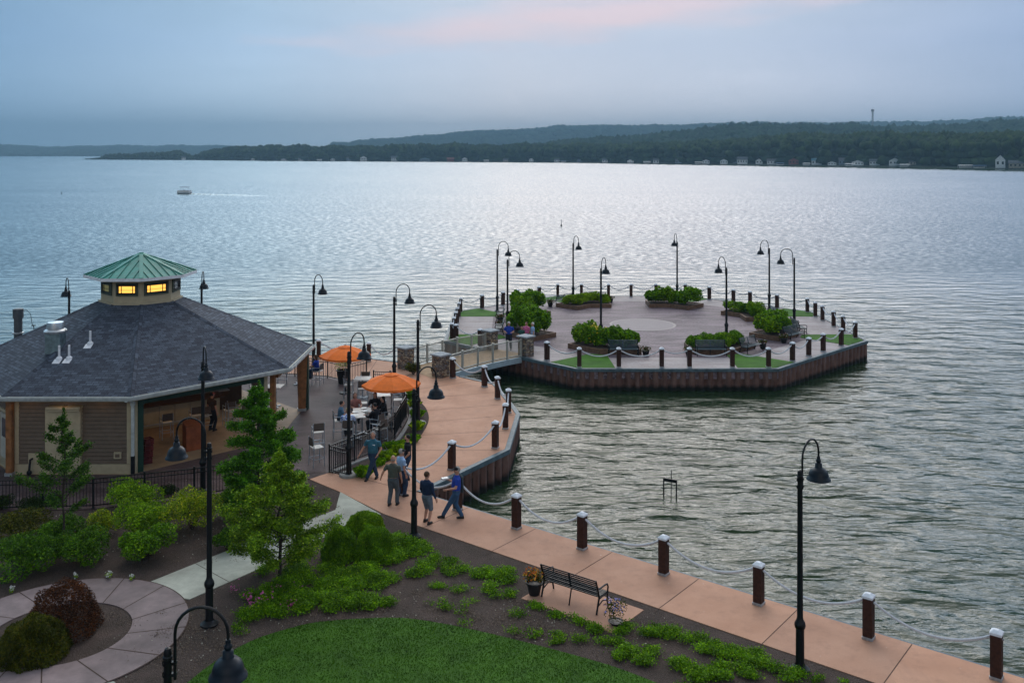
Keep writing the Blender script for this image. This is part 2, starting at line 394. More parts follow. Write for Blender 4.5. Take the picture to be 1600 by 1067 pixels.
def vmath(op, a_, b2):
    n = t.n.new('ShaderNodeVectorMath'); n.operation = op
    for i_, x_ in enumerate((a_, b2)):
        if hasattr(x_, 'links'): t.l.new(x_, n.inputs[i_])
        elif x_ is not None: n.inputs[i_].default_value = x_
    return n.outputs[0]
cn = vmath('SUBTRACT', cnoise(1.0, 3, .6, t.map(p, (1.0,3.0,1), rot=(0,0,.2))), (.5,.5,.5))
cn = vmath('MULTIPLY', cn, (.15,.21,0)); w5 = t.noise(1.0, 3, .5, t.map(p, (.004,.016,1), rot=(0,0,.05)))
am2 = t.n.new('ShaderNodeVectorMath'); am2.operation = 'SCALE'; t.l.new(cn, am2.inputs[0]); t.l.new(t.math('MULTIPLY', amp, t.math('ADD', t.math('MULTIPLY', w5, .5), .62)), am2.inputs['Scale'])
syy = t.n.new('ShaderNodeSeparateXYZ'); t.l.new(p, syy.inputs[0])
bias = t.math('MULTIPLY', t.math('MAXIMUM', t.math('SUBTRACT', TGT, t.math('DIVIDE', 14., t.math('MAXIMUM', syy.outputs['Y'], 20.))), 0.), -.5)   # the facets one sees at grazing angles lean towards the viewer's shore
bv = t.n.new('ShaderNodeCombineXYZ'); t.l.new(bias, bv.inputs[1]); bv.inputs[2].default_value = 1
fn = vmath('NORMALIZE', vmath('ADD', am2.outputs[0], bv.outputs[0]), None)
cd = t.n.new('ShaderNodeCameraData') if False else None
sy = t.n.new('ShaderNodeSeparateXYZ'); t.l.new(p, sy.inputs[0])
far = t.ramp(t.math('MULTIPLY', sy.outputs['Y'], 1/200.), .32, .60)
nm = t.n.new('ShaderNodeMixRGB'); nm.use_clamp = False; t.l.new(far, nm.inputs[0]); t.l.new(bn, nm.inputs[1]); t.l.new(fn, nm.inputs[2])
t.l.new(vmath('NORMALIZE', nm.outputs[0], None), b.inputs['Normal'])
mb = MB(); mb.add([(-9000,-60,WZ),(9000,-60,WZ),(9000,9000,WZ),(-9000,9000,WZ)], [(0,1,2,3)])
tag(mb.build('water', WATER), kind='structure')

# ------------------------------------------------------------ far shore, hills, woods
rs = np.random.RandomState(3)
def interp(pts, x): return np.interp(x, [p[0] for p in pts], [p[1] for p in pts])
SH = [(128,249.7),(300,250.4),(500,252),(750,253.2),(900,254.2),(1050,256.5),(1200,258.5),(1350,260.5),(1500,263),(1600,265),(1800,270)]
def shore(px): y = interp(SH, px); D = (CZ-WZ)*F/(y-HY); return (px-800)*D/F, D
def strip(name, pxs, rows, mat, kind='structure'):     # rows: list of functions px -> (X,Y,Z); terrain mesh over px samples
    V = [r_(p) for r_ in rows for p in pxs]; n = len(pxs)
    Fs = [(j*n+i, j*n+i+1, (j+1)*n+i+1, (j+1)*n+i) for j in range(len(rows)-1) for i in range(n-1)]
    o = npmesh(name, V, Fs, mat, smooth=True); return tag(o, kind=kind)
WOODG = simple('forest_floor', (.016,.028,.012), .95, 0, .3, .02, obj=False)
def bh(px, k):                                         # bank heights rising inland, k 0..1
    return interp([(128,-.9),(300,.3),(500,1),(900,2),(1200,4),(1500,8),(1800,12)], px)*k
def bank(k, dist):
    def f(px):
        X, D = shore(px); s_ = (D+dist)/D
        return (X*s_, D+dist, WZ-.6 + (0 if k < 0 else .9+bh(px, k)))
    return f
pxs = np.linspace(128, 1800, 90)
strip('far_bank', pxs, [bank(-1,-3), bank(0,0), bank(.3,25), bank(1,150), bank(1.2,500), bank(1.2,900)], WOODG)
CREST1 = [(780,232),(850,226),(900,221),(1000,216),(1060,208),(1150,198),(1250,196.5),(1330,198),(1380,202),(1450,199),(1520,195),(1600,191),(1800,190)]
CREST2 = [(540,225),(600,219),(680,212),(750,207),(800,206),(870,198),(950,199),(1050,197),(1140,194),(1250,194),(1400,193),(1480,190),(1560,186),(1640,184),(1800,183)]
CREST3 = [(-300,222),(0,226),(55,229),(120,230),(200,228.5),(290,227.5),(330,229),(420,232),(600,232)]
def ridge(name, crest, Dc, depth, lo, hi, zb, tree=0):
    def row(u):
        def f(px):
            y = interp(crest, px) + 0.8*sin(px*.031)+.5*sin(px*.083+1)
            D = Dc + u*depth*1.0; zc = CZ + (HY-y)*Dc/F - tree
            return ((px-800)*Dc/F*(1+u*depth/Dc), D, zb+(zc-zb)*max(0, cos(u*pi/2))**1.3)
        return f
    us = [-1,-.8,-.6,-.4,-.2,0,.3,.7,1]
    return strip(name, np.linspace(lo, hi, 120), [row(u) for u in us], WOODG), [row(u) for u in us], us
h1, r1, us = ridge('near_hill', CREST1, 2050, 480, 780, 1800, 0, 9)
h2, r2, _ = ridge('middle_hill', CREST2, 4600, 1300, 520, 1800, 2, 9)
h3, r3, _ = ridge('distant_hill', CREST3, 6000, 1300, -320, 620, -2, 8)
def ico(sub):
    import bmesh
    bm = bmesh.new(); bmesh.ops.create_icosphere(bm, subdivisions=sub, radius=1)
    V = np.array([v.co[:] for v in bm.verts]); Fc = np.array([[v.index for v in f.verts] for f in bm.faces]); bm.free(); return V, Fc
def crowns(name, P, rad, hgt, mat, label, sub=1, rough=.3):
    V0, F0 = ico(sub); n = len(P); P = np.asarray(P); nv = len(V0)
    disp = 1 + rough*(rs.rand(n, nv, 1)-.5)*2
    V = V0[None]*disp; V[:,:,0] *= rad[:,None]; V[:,:,1] *= rad[:,None]; V[:,:,2] *= hgt[:,None]
    V += P[:,None,:]
    Fc = (F0[None] + (np.arange(n)*nv)[:,None,None]).reshape(-1,3)
    o = npmesh(name, V.reshape(-1,3), Fc, mat); return tag(o, label, 'woodland', kind='stuff')
WD1 = leafmat('far_leaves', (.008,.024,.010), (.026,.055,.016), (.045,.08,.022), 0, .8)
WD2 = leafmat('hill_leaves', (.005,.024,.014), (.014,.046,.024), (.025,.06,.03), 0, .8)
def scatter_ridge(rows, n, lo, hi, umax, r0, r1_):
    P = []
    ks = list(zip(us, rows))
    for _ in range(n):
        px = rs.uniform(lo, hi); u = rs.uniform(-1, umax); i = max(k for k in range(len(us)-1) if us[k] <= u)
        a = rows[i](px); b_ = rows[i+1](px); t_ = (u-us[i])/(us[i+1]-us[i])
        P.append([a[k]+(b_[k]-a[k])*t_ for k in range(3)])
    rr = rs.uniform(r0, r1_, n); return np.array(P), rr
P, rr = scatter_ridge(r1, 9000, 800, 1790, .12, 5.5, 10)
P[:,2] += rr*.5; crowns('hill_forest', P, rr, rr*rs.uniform(.8,1.4,len(P)), WD2, 'dark green wooded hill behind the lakeside houses at right')
P, rr = scatter_ridge(r2, 7500, 520, 1790, .12, 11, 18)
P[:,2] += rr*.3; crowns('ridge_forest', P, rr, rr*.8, WD2, 'blue green wooded ridge behind the nearer hill')
P, rr = scatter_ridge(r3, 4000, -320, 620, .12, 18, 30)
P[:,2] += rr*.0; crowns('distant_forest', P, rr, rr*.5, WD2, 'faint blue wooded hills beyond the open lake at far left')
HPX = [(1131,9),(1160,12),(1103,9),(1060,8),(1186,8),(1208,14),(1240,11),(1276,11),(1300,9),(1318,10),(1340,12),(1368,12),(1398,11),(1424,9),(1025,8),(985,9),(945,8),(905,7),(870,8),(830,7),(790,8),(726,9),(704,12),(664,18),(616,11),(568,12),(545,8),(520,8),(470,8),(443,10),(287,8),(395,7),(1563,10),(1592,14)]
TOPS = [(140,247.5),(150,246),(165,242),(200,238.5),(250,236),(282,234),(303,239),(315,235),(350,230),(420,226),(500,226),(620,226),(700,223),(800,224),(900,224),(1000,221),(1100,219),(1180,214),(1250,205),(1300,209),(1400,205),(1500,206),(1600,204),(1800,200)]
P = []; rr = []; hh = []
for _ in range(6500):
    px = rs.uniform(133, 1790) if rs.rand() > .12 else rs.uniform(133, 420)
    back = rs.uniform(14, 200) if px > 330 else rs.uniform(4, 120)
    if back < 46 and min(abs(px-h_[0])-h_[1]*.62*F/shore(px)[1]*.5-5*F/shore(px)[1]*.6 for h_ in HPX) < 0: continue
    X, D = shore(px); top = CZ + (HY-interp(TOPS, px) - rs.uniform(-1.5, 3.0) - 2.2*(1+sin(px*.047)*sin(px*.021+1)+.6*sin(px*.13))*.7)*(D+110)/F; s_ = (D+back)/D
    gz = -.8+bh(px, min(1, back/150)); fr = .62+.38*min(1, back/110)
    H = max(1.5, (top-gz)*fr); r_ = H*rs.uniform(.26,.36); r_ = min(r_, 9)
    nlev = 3 if H > 9 else 1
    for q in range(nlev):
        P.append((X*s_+rs.uniform(-.5,.5)*r_, D+back+rs.uniform(-.4,.4)*r_, gz+H*(.3+.6*q/max(1,nlev-1) if nlev > 1 else .5)-r_*.3)); rr.append(r_*(1-.22*q)); hh.append(H*.2 if nlev > 1 else H*.5)
crowns('shore_trees', P, np.array(rr), np.array(hh), WD1, 'band of leafy trees along the far shore behind the waterside houses', 1, .35)
# houses, boat houses and docks of the far shore
HW = simple('house_white', (.72,.74,.74), .7); HB = simple('house_blue', (.16,.22,.28), .7); HT = simple('house_tan', (.34,.30,.23), .7); HR = simple('house_red', (.25,.07,.06), .7)
RF = simple('roof_slate', (.07,.085,.10), .8); RF2 = simple('roof_red', (.22,.08,.07), .8); RF3 = simple('roof_teal', (.08,.22,.30), .6)
GLS = simple('dark_glass', (.02,.025,.03), .15, spec=.8)
def house(name, px, back, wd, dp, ht, wall, roof, label, gable_front=True, cat='house', group='houses along the far shore'):
    X, D = shore(px); s_ = (D+back)/D; z = -.85+bh(px, min(1, back/150))
    r_ = empty(name, (X*s_, D+back, z), -atan2(X, D))
    tag(r_, label, cat, group)
    g = ht*.38
    m = MB().box((0,0,ht*.31), (wd,dp,ht*.62))
    if gable_front: m.add([(-wd/2,-dp/2+.02,ht*.62),(wd/2,-dp/2+.02,ht*.62),(0,-dp/2+.02,ht),(-wd/2,dp/2-.02,ht*.62),(wd/2,dp/2-.02,ht*.62),(0,dp/2-.02,ht)], [(0,1,2),(5,4,3)])
    m.build('wall', wall, r_)
    m = MB(); e = .5
    if gable_front:
        for sx in (-1,1): m.beam((sx*(wd/4+e/2), -dp/2-e, ht*.81-.1), (sx*(wd/4+e/2), dp/2+e, ht*.81-.1), sqrt((wd/2+e)**2+g**2), .25, (sx*g,0,wd/2+e))
    else:
        for sy in (-1,1): m.beam((-wd/2-e, sy*(dp/4+e/2), ht*.81-.1), (wd/2+e, sy*(dp/4+e/2), ht*.81-.1), sqrt((dp/2+e)**2+g**2), .25, (0,sy*g,dp/2+e))
        m.add([(-wd/2,-dp/2,ht*.62),(-wd/2,dp/2,ht*.62),(-wd/2,0,ht),(wd/2,-dp/2,ht*.62),(wd/2,dp/2,ht*.62),(wd/2,0,ht)], [(0,2,1),(3,4,5)])
    m.build('roof', roof, r_)
    nw = max(2, int(wd/3))
    for k in range(nw):
        MB().box((-wd/2+wd*(k+.5)/nw, -dp/2-.04, ht*.38), (wd/nw*.42, .1, ht*.22)).build('window', GLS, r_)
    return r_
hs = [(1131,12,9,8,6.5,HW,RF),(1160,14,12,9,9,HW,RF),(1103,10,9,7,6,HW,RF),(1060,14,8,7,6,HB,RF),(1186,22,8,8,7,HW,RF),(1208,16,14,9,6.8,HW,RF),(1240,20,11,9,7.5,HR,RF2),(1276,16,11,9,7.8,HW,RF3),(1300,10,9,7,4.6,HW,RF),
 (1318,22,10,8,8,HB,RF),(1340,12,12,8,6,HW,RF),(1368,18,12,9,7,HW,RF),(1398,16,11,9,8.5,HW,RF),(1424,26,9,8,6,HT,RF),(1150,40,8,8,6,HB,RF),(1025,16,8,7,6,HW,RF),(985,14,9,7,5,HW,RF),(945,12,8,7,6,HW,RF),(905,14,7,6,5,HB,RF),
 (870,12,8,7,5,HW,RF),(830,14,7,6,6,HW,RF),(790,12,8,7,5,HT,RF),(726,14,9,8,7,HW,RF),(704,14,12,8,6.5,HR,RF2),(664,12,18,9,6,HB,RF3),(616,16,11,9,9,HW,RF),(568,14,12,9,9,HW,RF),(545,20,8,8,7,HB,RF),(520,12,8,7,5,HW,RF),(470,12,8,7,5,HW,RF),(443,10,10,7,4,HW,RF),(287,7,8,7,7.5,HW,RF),(395,12,7,6,4.5,HW,RF),(1567,46,9,7,7,HW,RF)]
colr = {id(HW):'white', id(HB):'blue grey', id(HR):'red', id(HT):'tan'}
for i, (px, bk, wd, dp, ht, wl, rf) in enumerate(hs):
    size = 'tall' if ht >= 8.5 else ('low' if ht < 5.5 else 'small')
    lab = {287:'lone white house on the wooded point at left of the far shore', 1567:'small white house high among the trees at the right edge', 664:'long blue grey boathouse with teal roof on the far shore',
           704:'red roofed house just left of the middle of the far shore', 1240:'red roofed house in the right half of the far shore', 1276:'white house with blue roof right of the red roofed one'}.get(px)
    if not lab:
        rank = sum(1 for q in hs if (q[0] < px) and ((q[0] < 800) == (px < 800)))
        lab = '%s %s lakeside house, %s from left on far shore, %s half' % (size, colr[id(wl)], nth(rank+1), 'left' if px < 800 else 'right')
    house('lakeside_house', px, bk, wd, dp, ht, wl, rf, lab, i % 2 == 0)
o = house('lake_house', 1563, 6, 8, 10, 12, HW, RF, 'tall white gabled house at the right end of the far shore', True, group=None)
o = house('lake_house', 1590, 8, 14, 9, 7, HT, RF, 'tan house beside the tall white one at the right edge', False, group=None)
X, D = shore(1535)
def lift(px, wd, col, label):
    X, D = shore(px); r_ = empty('boat_lift', (X, D-5, WZ)); tag(r_, label, 'boat lift', 'covered boat lifts on the far shore')
    m = MB()
    for sx in (-1,1):
        for sy in (-1,1): m.box((sx*wd/2.1, sy*1.6, .9), (.18,.18,3.2))
        m.box((sx*wd/2.1, 0, 2.42), (.12,3.2,.14))
    m.box((0,0,2.5), (wd/1.05,.12,.12))
    m.build('post_frame', ZINC, r_)
    MB().add([(-wd/2,-2,2.6),(wd/2,-2,2.6),(wd/2,2,2.6),(-wd/2,2,2.6),(-wd/2,0,3.3),(wd/2,0,3.3)], [(0,1,5,4),(3,4,5,2),(0,4,3),(1,2,5),(0,3,2,1)]).build('canopy', col, r_)
    MB().add([(-wd*.42,-.9,.6),(wd*.3,-.9,.6),(wd*.42,0,.7),(wd*.3,.9,.6),(-wd*.42,.9,.6),(-wd*.42,-1.1,1.4),(wd*.3,-1.1,1.4),(wd*.46,0,1.5),(wd*.3,1.1,1.4),(-wd*.42,1.1,1.4)], [(0,1,6,5),(1,2,7,6),(2,3,8,7),(3,4,9,8),(4,0,5,9),(5,6,7,8,9),(4,3,2,1,0)]).build('hull', HW, r_)
CB = simple('blue_canvas', (.05,.12,.22), .7)
for i, (px, wd, c_) in enumerate([(1505,14,HW),(1526,12,CB),(1010,10,HW),(1090,9,HW),(1217,9,CB),(1325,10,HW),(985,8,HW),(880,8,CB),(760,9,HW),(1258,8,HW),(1410,10,HW),(500,9,HW)]):
    lift(px, wd, c_, '%s covered boat lift on the far waterline, %s from the left' % ('blue' if c_ is CB else 'white', nth(sorted([1505,1526,1010,1090,1217,1325,985,880,760,1258,1410,500]).index(px)+1)))
# masts on the ridge
def mast(px, ytop, ybase, D, label, head):
    z0 = CZ+(HY-ybase)*D/F-12; z1 = CZ+(HY-ytop)*D/F
    r_ = empty('radio_mast', ((px-800)*D/F, D, z0)); tag(r_, label, 'mast')
    m = MB(); h = z1-z0; wb = 2.2
    for k in range(3):
        a = 2*pi*k/3; m.tube([(wb*cos(a), wb*sin(a), 0), (wb*.7*cos(a), wb*.7*sin(a), h)], .45, 5)
    for q in range(12):
        z_ = h*q/12
        for k in range(3):
            a = 2*pi*k/3; a2 = 2*pi*(k+1)/3; m.tube([(wb*.9*cos(a), wb*.9*sin(a), z_), (wb*.85*cos(a2), wb*.85*sin(a2), z_+h/12)], .25, 4)
    m.build('lattice', simple('mast_grey', (.22,.24,.26), .6), r_)
    if head: MB().lathe([(0,h-5),(3.6,h-5),(3.6,h-.5),(0,h-.5)], 8).build('antenna_array', MATS['mast_grey'], r_)
mast(1363.5, 171, 194, 2050, 'tall thin lattice mast standing on the right hill', True)
mast(793, 198.5, 207, 4600, 'tiny thin mast on the distant ridge near mid shore', False)
# ------------------------------------------------------------ land, walks, terrace
def V2(t, k): return (0.622*k+0.783*t, 0.783*k-0.622*t)       # along / across the straight walk
def cat(pts, n=6):
    out = []; P = [Vector((p[0],p[1],0)) for p in pts]
    for i in range(len(P)-1):
        a, b, c, d = P[max(i-1,0)], P[i], P[i+1], P[min(i+2,len(P)-1)]
        for k in range(n):
            t_ = k/n; q = .5*((2*b)+(c-a)*t_+(2*a-5*b+4*c-d)*t_*t_+(3*b-a-3*c+d)*t_**3); out.append((q.x,q.y))
    out.append((P[-1].x,P[-1].y)); return out
SEA = [V2(24,25.75), (-3.56,35.7), (-.27,40.8), (.22,46.3), (-.14,48.2), (-1.05,52.3), (-3.0,54.1), (-5.35,56.9), (-7.3,58.0), (-8.8,58.8), (-13,60), (-18,60.4), (-24,58.6), (-29,54.5), (-33,48), (-36,40), (-60,36)]
LANDP = SEA + [(-60,-20), (45,-20), (45, V2(24,25.75)[1]-6)]
tag(MB().prism(LANDP, -3, -.02).build('garden_soil', MULCH), kind='structure')
GE = [V2(24,23.05), V2(-.6,23.05)]
WALKIN = [V2(24,23.05), (-4.54,33.55), (-6.5,35.75), (-7.9,37.1), (-7.28,37.9), (-6.4,37.35), (-6.2,37.3), (-5.3,38.9), (-4.75,40.2), (-4.2,42.2), (-3.96,44.9), (-4.2,47), (-4.76,48.8), (-5.5,50.4), (-6.6,51.2), (-8.2,53.8), (-9.0,52.9), (-10.45,54.1), (-14,55.2), (-20,54.6), (-25,50.8), (-28.4,44), (-30,36), (-60,34)]
PW = [p for p in SEA] + WALKIN[::-1]
tag(MB().prism(PW, -.5, 0).build('promenade', TERRA), kind='structure')
TP = [(-7.9,37.15),(-7.28,37.85),(-6.45,39.2),(-5.6,40.5),(-5.15,42.5),(-5.0,45.8),(-5.55,48.8),(-6.7,51.1),(-8.3,53.7),(-9.0,52.95),(-10.45,54.15),(-14,55.2),(-20,54.6),(-25,50.8),(-28.4,44),(-28.4,33.6),(-18.5,33.75),(-15,33.95),(-11.6,35.1),(-9.6,36.1)]
tag(MB().prism(TP, -.3, .006).build('terrace', TERR), kind='structure')
STR = cat([(-6.38,37.42),(-5.3,38.9),(-4.75,40.2),(-4.2,42.2),(-3.96,44.9),(-4.2,47),(-4.76,48.8),(-5.5,50.6)]) + [(-5.4,48.7),(-4.95,45.8),(-5.1,42.5),(-5.55,40.4),(-6.35,39.0),(-7.15,37.85)]
tag(MB().prism(STR, -.1, .016).build('planting_strip', MULCH), kind='structure')
# dark paving joints, thin sheets lying on the slabs
J = MB()
def joint(p, q, z=.004, wd=.022):
    p = Vector((p[0],p[1],z)); q = Vector((q[0],q[1],z)); d = (q-p).normalized(); a = Vector((-d.y,d.x,0))*wd/2
    J.add([p-a,q-a,q+a,p+a], [(0,1,2,3)])
for k in range(-8, 8): joint(V2(-13.3+3.05*k, 23.05), V2(-13.3+3.05*k, 25.72)) if -13.3+3.05*k > -25.4 else None
for a, b_ in [((-6.15,37.35),(-3.75,35.75)), ((-5.3,38.9),(-1.75,38.6)), ((-4.6,40.7),(-.35,40.7)), ((-4.1,42.9),(0,43.6)), ((-3.96,45.0),(.1,46.2)), ((-4.2,47),(-.2,48.2)), ((-4.9,49.3),(-.7,50.6)), ((-5.7,50.8),(-2.0,53.2)), ((-6.7,51.4),(-5.4,56.7)), ((-8.3,54),(-8.3,58.4)), ((-10.5,54.3),(-10.5,59.2)), ((-13,55),(-13,59.9))]: joint(a, b_)
for a, b_ in [((-5.6,40.9),(-10.3,40.3)), ((-5.2,43.6),(-10.3,44.4)), ((-5.1,46.6),(-9.8,48.3)), ((-6.2,50),(-9.6,50.6)), ((-10.4,37.2),(-7.3,37.9)), ((-15.1,37.6),(-15.4,34.2)), ((-11.6,35.3),(-10.3,42)), ((-20,37.6),(-20,34)), ((-24,45),(-24,34))]: joint(a, b_, .010, .018)
tag(J.build('paving_joints', JOINT), kind='structure')
# bench pad
tag(MB().prism([V2(-16.7,21.45),V2(-13.6,21.4),V2(-13.6,23.02),V2(-16.7,23.02)], -.2, -.004).build('bench_pad', TERRA), kind='structure')
# pale path, round mauve walk
tag(MB().prism([(-10.75,28.2),(-8.87,30.75),(-6.3,33.9),(-6.45,35.7),(-4.62,33.5),(-5.75,32.3),(-7.6,29.3),(-9.2,27.1),(-10.0,27.4)], -.2, .002).build('pale_path', WALKC), kind='structure')
tag(MB().prism([(-10.4,22.4),(-9.6,22.9),(-8.9,22.2),(-8.9,18),(-10.4,18)], -.2, .002).build('pale_path', WALKC), kind='structure')
RC = Vector((-12.0,25.2)); ro, ri = 3.25, 1.72
m = MB(); nseg = 96
V = []; Fs = []
for k in range(nseg):
    a = 2*pi*k/nseg; V += [(RC.x+ri*cos(a)*1.05, RC.y+ri*sin(a), .006), (RC.x+ro*cos(a), RC.y+ro*sin(a), .006), (RC.x+ro*cos(a), RC.y+ro*sin(a), -.1), (RC.x+ri*cos(a)*1.05, RC.y+ri*sin(a), -.1)]
    o = 4*k; q = 4*((k+1)%nseg); Fs += [(o,o+1,q+1,q), (o+1,o+2,q+2,q+1), (o+3,o,q,q+3)]
m.add(V, Fs); tag(m.build('round_walk', RINGC), kind='structure')
J = MB()
for k in range(14):
    a = .1+2*pi*k/14; joint((RC.x+ri*1.05*cos(a-.12), RC.y+ri*sin(a-.12)), (RC.x+ro*cos(a), RC.y+ro*sin(a)), .010, .03)
for k in range(nseg):
    a = 2*pi*k/nseg; a2 = 2*pi*(k+1)/nseg; joint((RC.x+(ro+.01)*cos(a), RC.y+(ro+.01)*sin(a)), (RC.x+(ro+.01)*cos(a2), RC.y+(ro+.01)*sin(a2)), .0095, .03)
joint((-8.87,30.75),(-7.6,29.3),.006); joint((-9.8,29.45),(-8.4,28.2),.006); joint((-7.6,32.3),(-6.6,30.9),.006)
tag(J.build('walk_joints', JOINT), kind='structure')
# lawn
LP = cat([(-8.6,19),(-8.0,22),(-7.5,23.6),(-6.8,24.75),(-5.9,25.45),(-5.1,25.8),(-3.5,26.0),(-2.4,25.85),(-.7,25.2),(1.7,24.0),(3.1,23.1),(5,21.4),(7,18.8)], 8)
lawnP = LP+[(7,6),(-8.6,6)]
tag(MB().prism(lawnP, -.2, .015).build('lawn', LAWN), kind='structure')
def inpoly(P, poly):
    x, y = P[:,0], P[:,1]; c = np.zeros(len(P), bool); n = len(poly)
    for i in range(n):
        x1,y1 = poly[i]; x2,y2 = poly[(i+1)%n]
        if y1 == y2: continue
        c ^= ((y1 > y) != (y2 > y)) & (x < (x2-x1)*(y-y1)/(y2-y1)+x1)
    return c
def blades(name, P, h, wd, mat, label, cat_, kind='stuff', parent=None, lean=.5):
    n = len(P); a = rs.uniform(0, 2*pi, n); l = rs.normal(0, lean, (n,2))*np.asarray(h)[:,None]
    dx = np.cos(a)*wd; dy = np.sin(a)*wd
    V = np.zeros((n,3,3)); V[:,0,:] = P; V[:,1,:] = P; V[:,2,:] = P
    V[:,0,0] -= dx; V[:,0,1] -= dy; V[:,1,0] += dx; V[:,1,1] += dy
    V[:,2,0] += l[:,0]; V[:,2,1] += l[:,1]; V[:,2,2] += h
    o = npmesh(name, V.reshape(-1,3), np.arange(n*3).reshape(-1,3), mat, parent)
    return tag(o, label, cat_, kind=kind) if not parent else o
GB = leafmat('grass_blades', (.018,.062,.006), (.044,.12,.012), (.06,.14,.02), .3, .6)
n = 90000; P = np.stack([rs.uniform(-8.6,7,n), 20+rs.uniform(0,1,n)**.8*6.3, np.full(n,.015)], 1)
P = P[inpoly(P, lawnP)]; blades('lawn_blades', P, rs.uniform(.02,.038,len(P)), .010, GB, 'short mown grass of the curved garden lawn', 'grass')
# sea walls: corrugated sheet piling with a steel cap
def corr(path, z0, z1, per=.55, dep=.16, closed=False):
    P = [Vector((p[0],p[1],0)) for p in path]; out = []
    seg = list(zip(P, P[1:]+([P[0]] if closed else [])))
    if not closed: seg = seg[:len(P)-1]
    for a, b_ in seg:
        d = b_-a; ln_ = d.length; d.normalize(); nrm = Vector((d.y,-d.x,0)); n = max(1, round(ln_/per)); pw = ln_/n
        for k in range(n):
            for f, g in ((0,0),(.28,0),(.42,1),(.86,1)): out.append(a+d*(k+f)*pw - nrm*dep*(1-g))
    if not closed: out.append(P[-1])
    V = [(p.x,p.y,z) for z in (z0,z1) for p in out]; n = len(out)
    Fs = [(k,k+1,n+k+1,n+k) for k in range(n-1)]
    if closed: Fs.append((n-1,0,n,2*n-1))
    return V, Fs
def capstrip(path, z, wd, h, closed=False, off=0):
    m = MB(); P = [Vector((p[0],p[1],0)) for p in path]; n = len(P); I = []; O = []
    for i, p in enumerate(P):
        a = P[i-1] if (i or closed) else None; b_ = P[(i+1)%n] if (i < n-1 or closed) else None
        ns = []
        if a is not None: d = (p-a).normalized(); ns.append(Vector((d.y,-d.x,0)))
        if b_ is not None: d = (b_-p).normalized(); ns.append(Vector((d.y,-d.x,0)))
        nn = sum(ns, Vector()).normalized(); sc_ = 1/max(.5, nn.dot(ns[0]))
        O.append(p+nn*(off+.04)*sc_); I.append(p-nn*(wd-.04-off)*sc_)
    V = []
    for i in range(n): V += [(I[i].x,I[i].y,z-h),(O[i].x,O[i].y,z-h),(O[i].x,O[i].y,z),(I[i].x,I[i].y,z)]
    Fs = []
    for i in range(n if closed else n-1):
        o = 4*i; q = 4*((i+1)%n); Fs += [(o+k, o+(k+1)%4, q+(k+1)%4, q+k) for k in range(4)]
    return m.add(V, Fs)
SW = SEA[::-1]
r_ = empty('sea_wall', (0,0,0)); tag(r_, 'rusty corrugated sheet pile wall under the terracotta promenade', 'sea wall')
V, Fs = corr(SW, -3, -.16); npmesh('sheet_piles', V, Fs, PILE, r_)
capstrip(SEA[1:7][::-1], .03, .22, .2).build('steel_cap', CAPB, r_, bevel=.01)
capstrip([V2(24,25.75),(-3.45,35.6)][::-1], -.004, .12, .2).build('edge_angle', CAPB, r_)
capstrip(SEA[7:][::-1], .03, .22, .2).build('steel_cap', CAPB, r_)
# ------------------------------------------------------------ island
IC = Vector((9.75,70.35,0)); AP = 14.35
def octa(ap, c=IC, z=None):
    h = ap*math.tan(pi/8); pts = []
    for k in range(8):
        a = -pi/2+k*pi/4+pi/8; r_ = ap/cos(pi/8); pts.append((c.x+r_*cos(a), c.y+r_*sin(a)))
    return pts
OC = octa(AP)
tag(MB().prism(octa(AP-.1), -.6, 0).build('island_deck', DECK), kind='structure')
m = MB()
o1 = octa(9.0); o2 = octa(9.35)
pn = 64
m.lathe([(2.3,.004),(0,.004)], pn, (IC.x-.05,IC.y+.25,0)); tag(m.build('centre_disc', BAND), kind='structure')
m = MB().lathe([(2.45,.0075),(2.28,.0075)], pn, (IC.x-.05,IC.y+.25,0)); tag(m.build('centre_ring', simple('pale_ring', (.44,.39,.37), .7, obj=False)), kind='structure')
m = MB()   # pale border band between planters and outer edge
a_, b_ = octa(AP-.2), octa(11.2)
for k in range(8): m.add([(*a_[k],.004),(*a_[(k+1)%8],.004),(*b_[(k+1)%8],.004),(*b_[k],.004)], [(0,1,2,3)])
tag(m.build('outer_band', stamped('stamped_band', (.26,.215,.21), (.38,.34,.345), (.46,.44,.45), .6)), kind='structure')
r_ = empty('island_wall', (0,0,0)); tag(r_, 'rusty corrugated sheet pile wall round the octagonal island', 'sea wall')
V, Fs = corr(OC, -3, -.12, .53, .17, True); npmesh('sheet_piles', V, Fs, PILE, r_)
capstrip(OC, .035, .22, .19, True).build('steel_cap', CAPB, r_, bevel=.01)
# turf kites at the corners
DIRS = ['front right','right front','right back','back right','back left','left back','left front','front left']
GT = leafmat('turf_blades', (.04,.13,.010), (.08,.20,.02), (.11,.24,.03), .3, .6)
for k in range(8):
    a = -pi/2+k*pi/4+pi/8; u = Vector((cos(a),sin(a),0)); v = Vector((-sin(a),cos(a),0))
    c0_ = IC+u*(AP/cos(pi/8)-.28)
    e1 = Vector((cos(a-pi/8-pi/2), sin(a-pi/8-pi/2),0)); e2 = Vector((cos(a+pi/8+pi/2), sin(a+pi/8+pi/2),0))
    poly = [c0_+e1*2.2, c0_, c0_+e2*2.2, IC+u*11.2+v*.55, IC+u*11.2-v*.55]
    poly = [(p.x,p.y) for p in poly]
    g = MB().prism(poly, -.05, .03).build('grass_patch', TURF)
    tag(g, 'kite shaped patch of bright turf at the %s corner of the island' % DIRS[k], 'grass', 'turf patches on the island', 'structure')
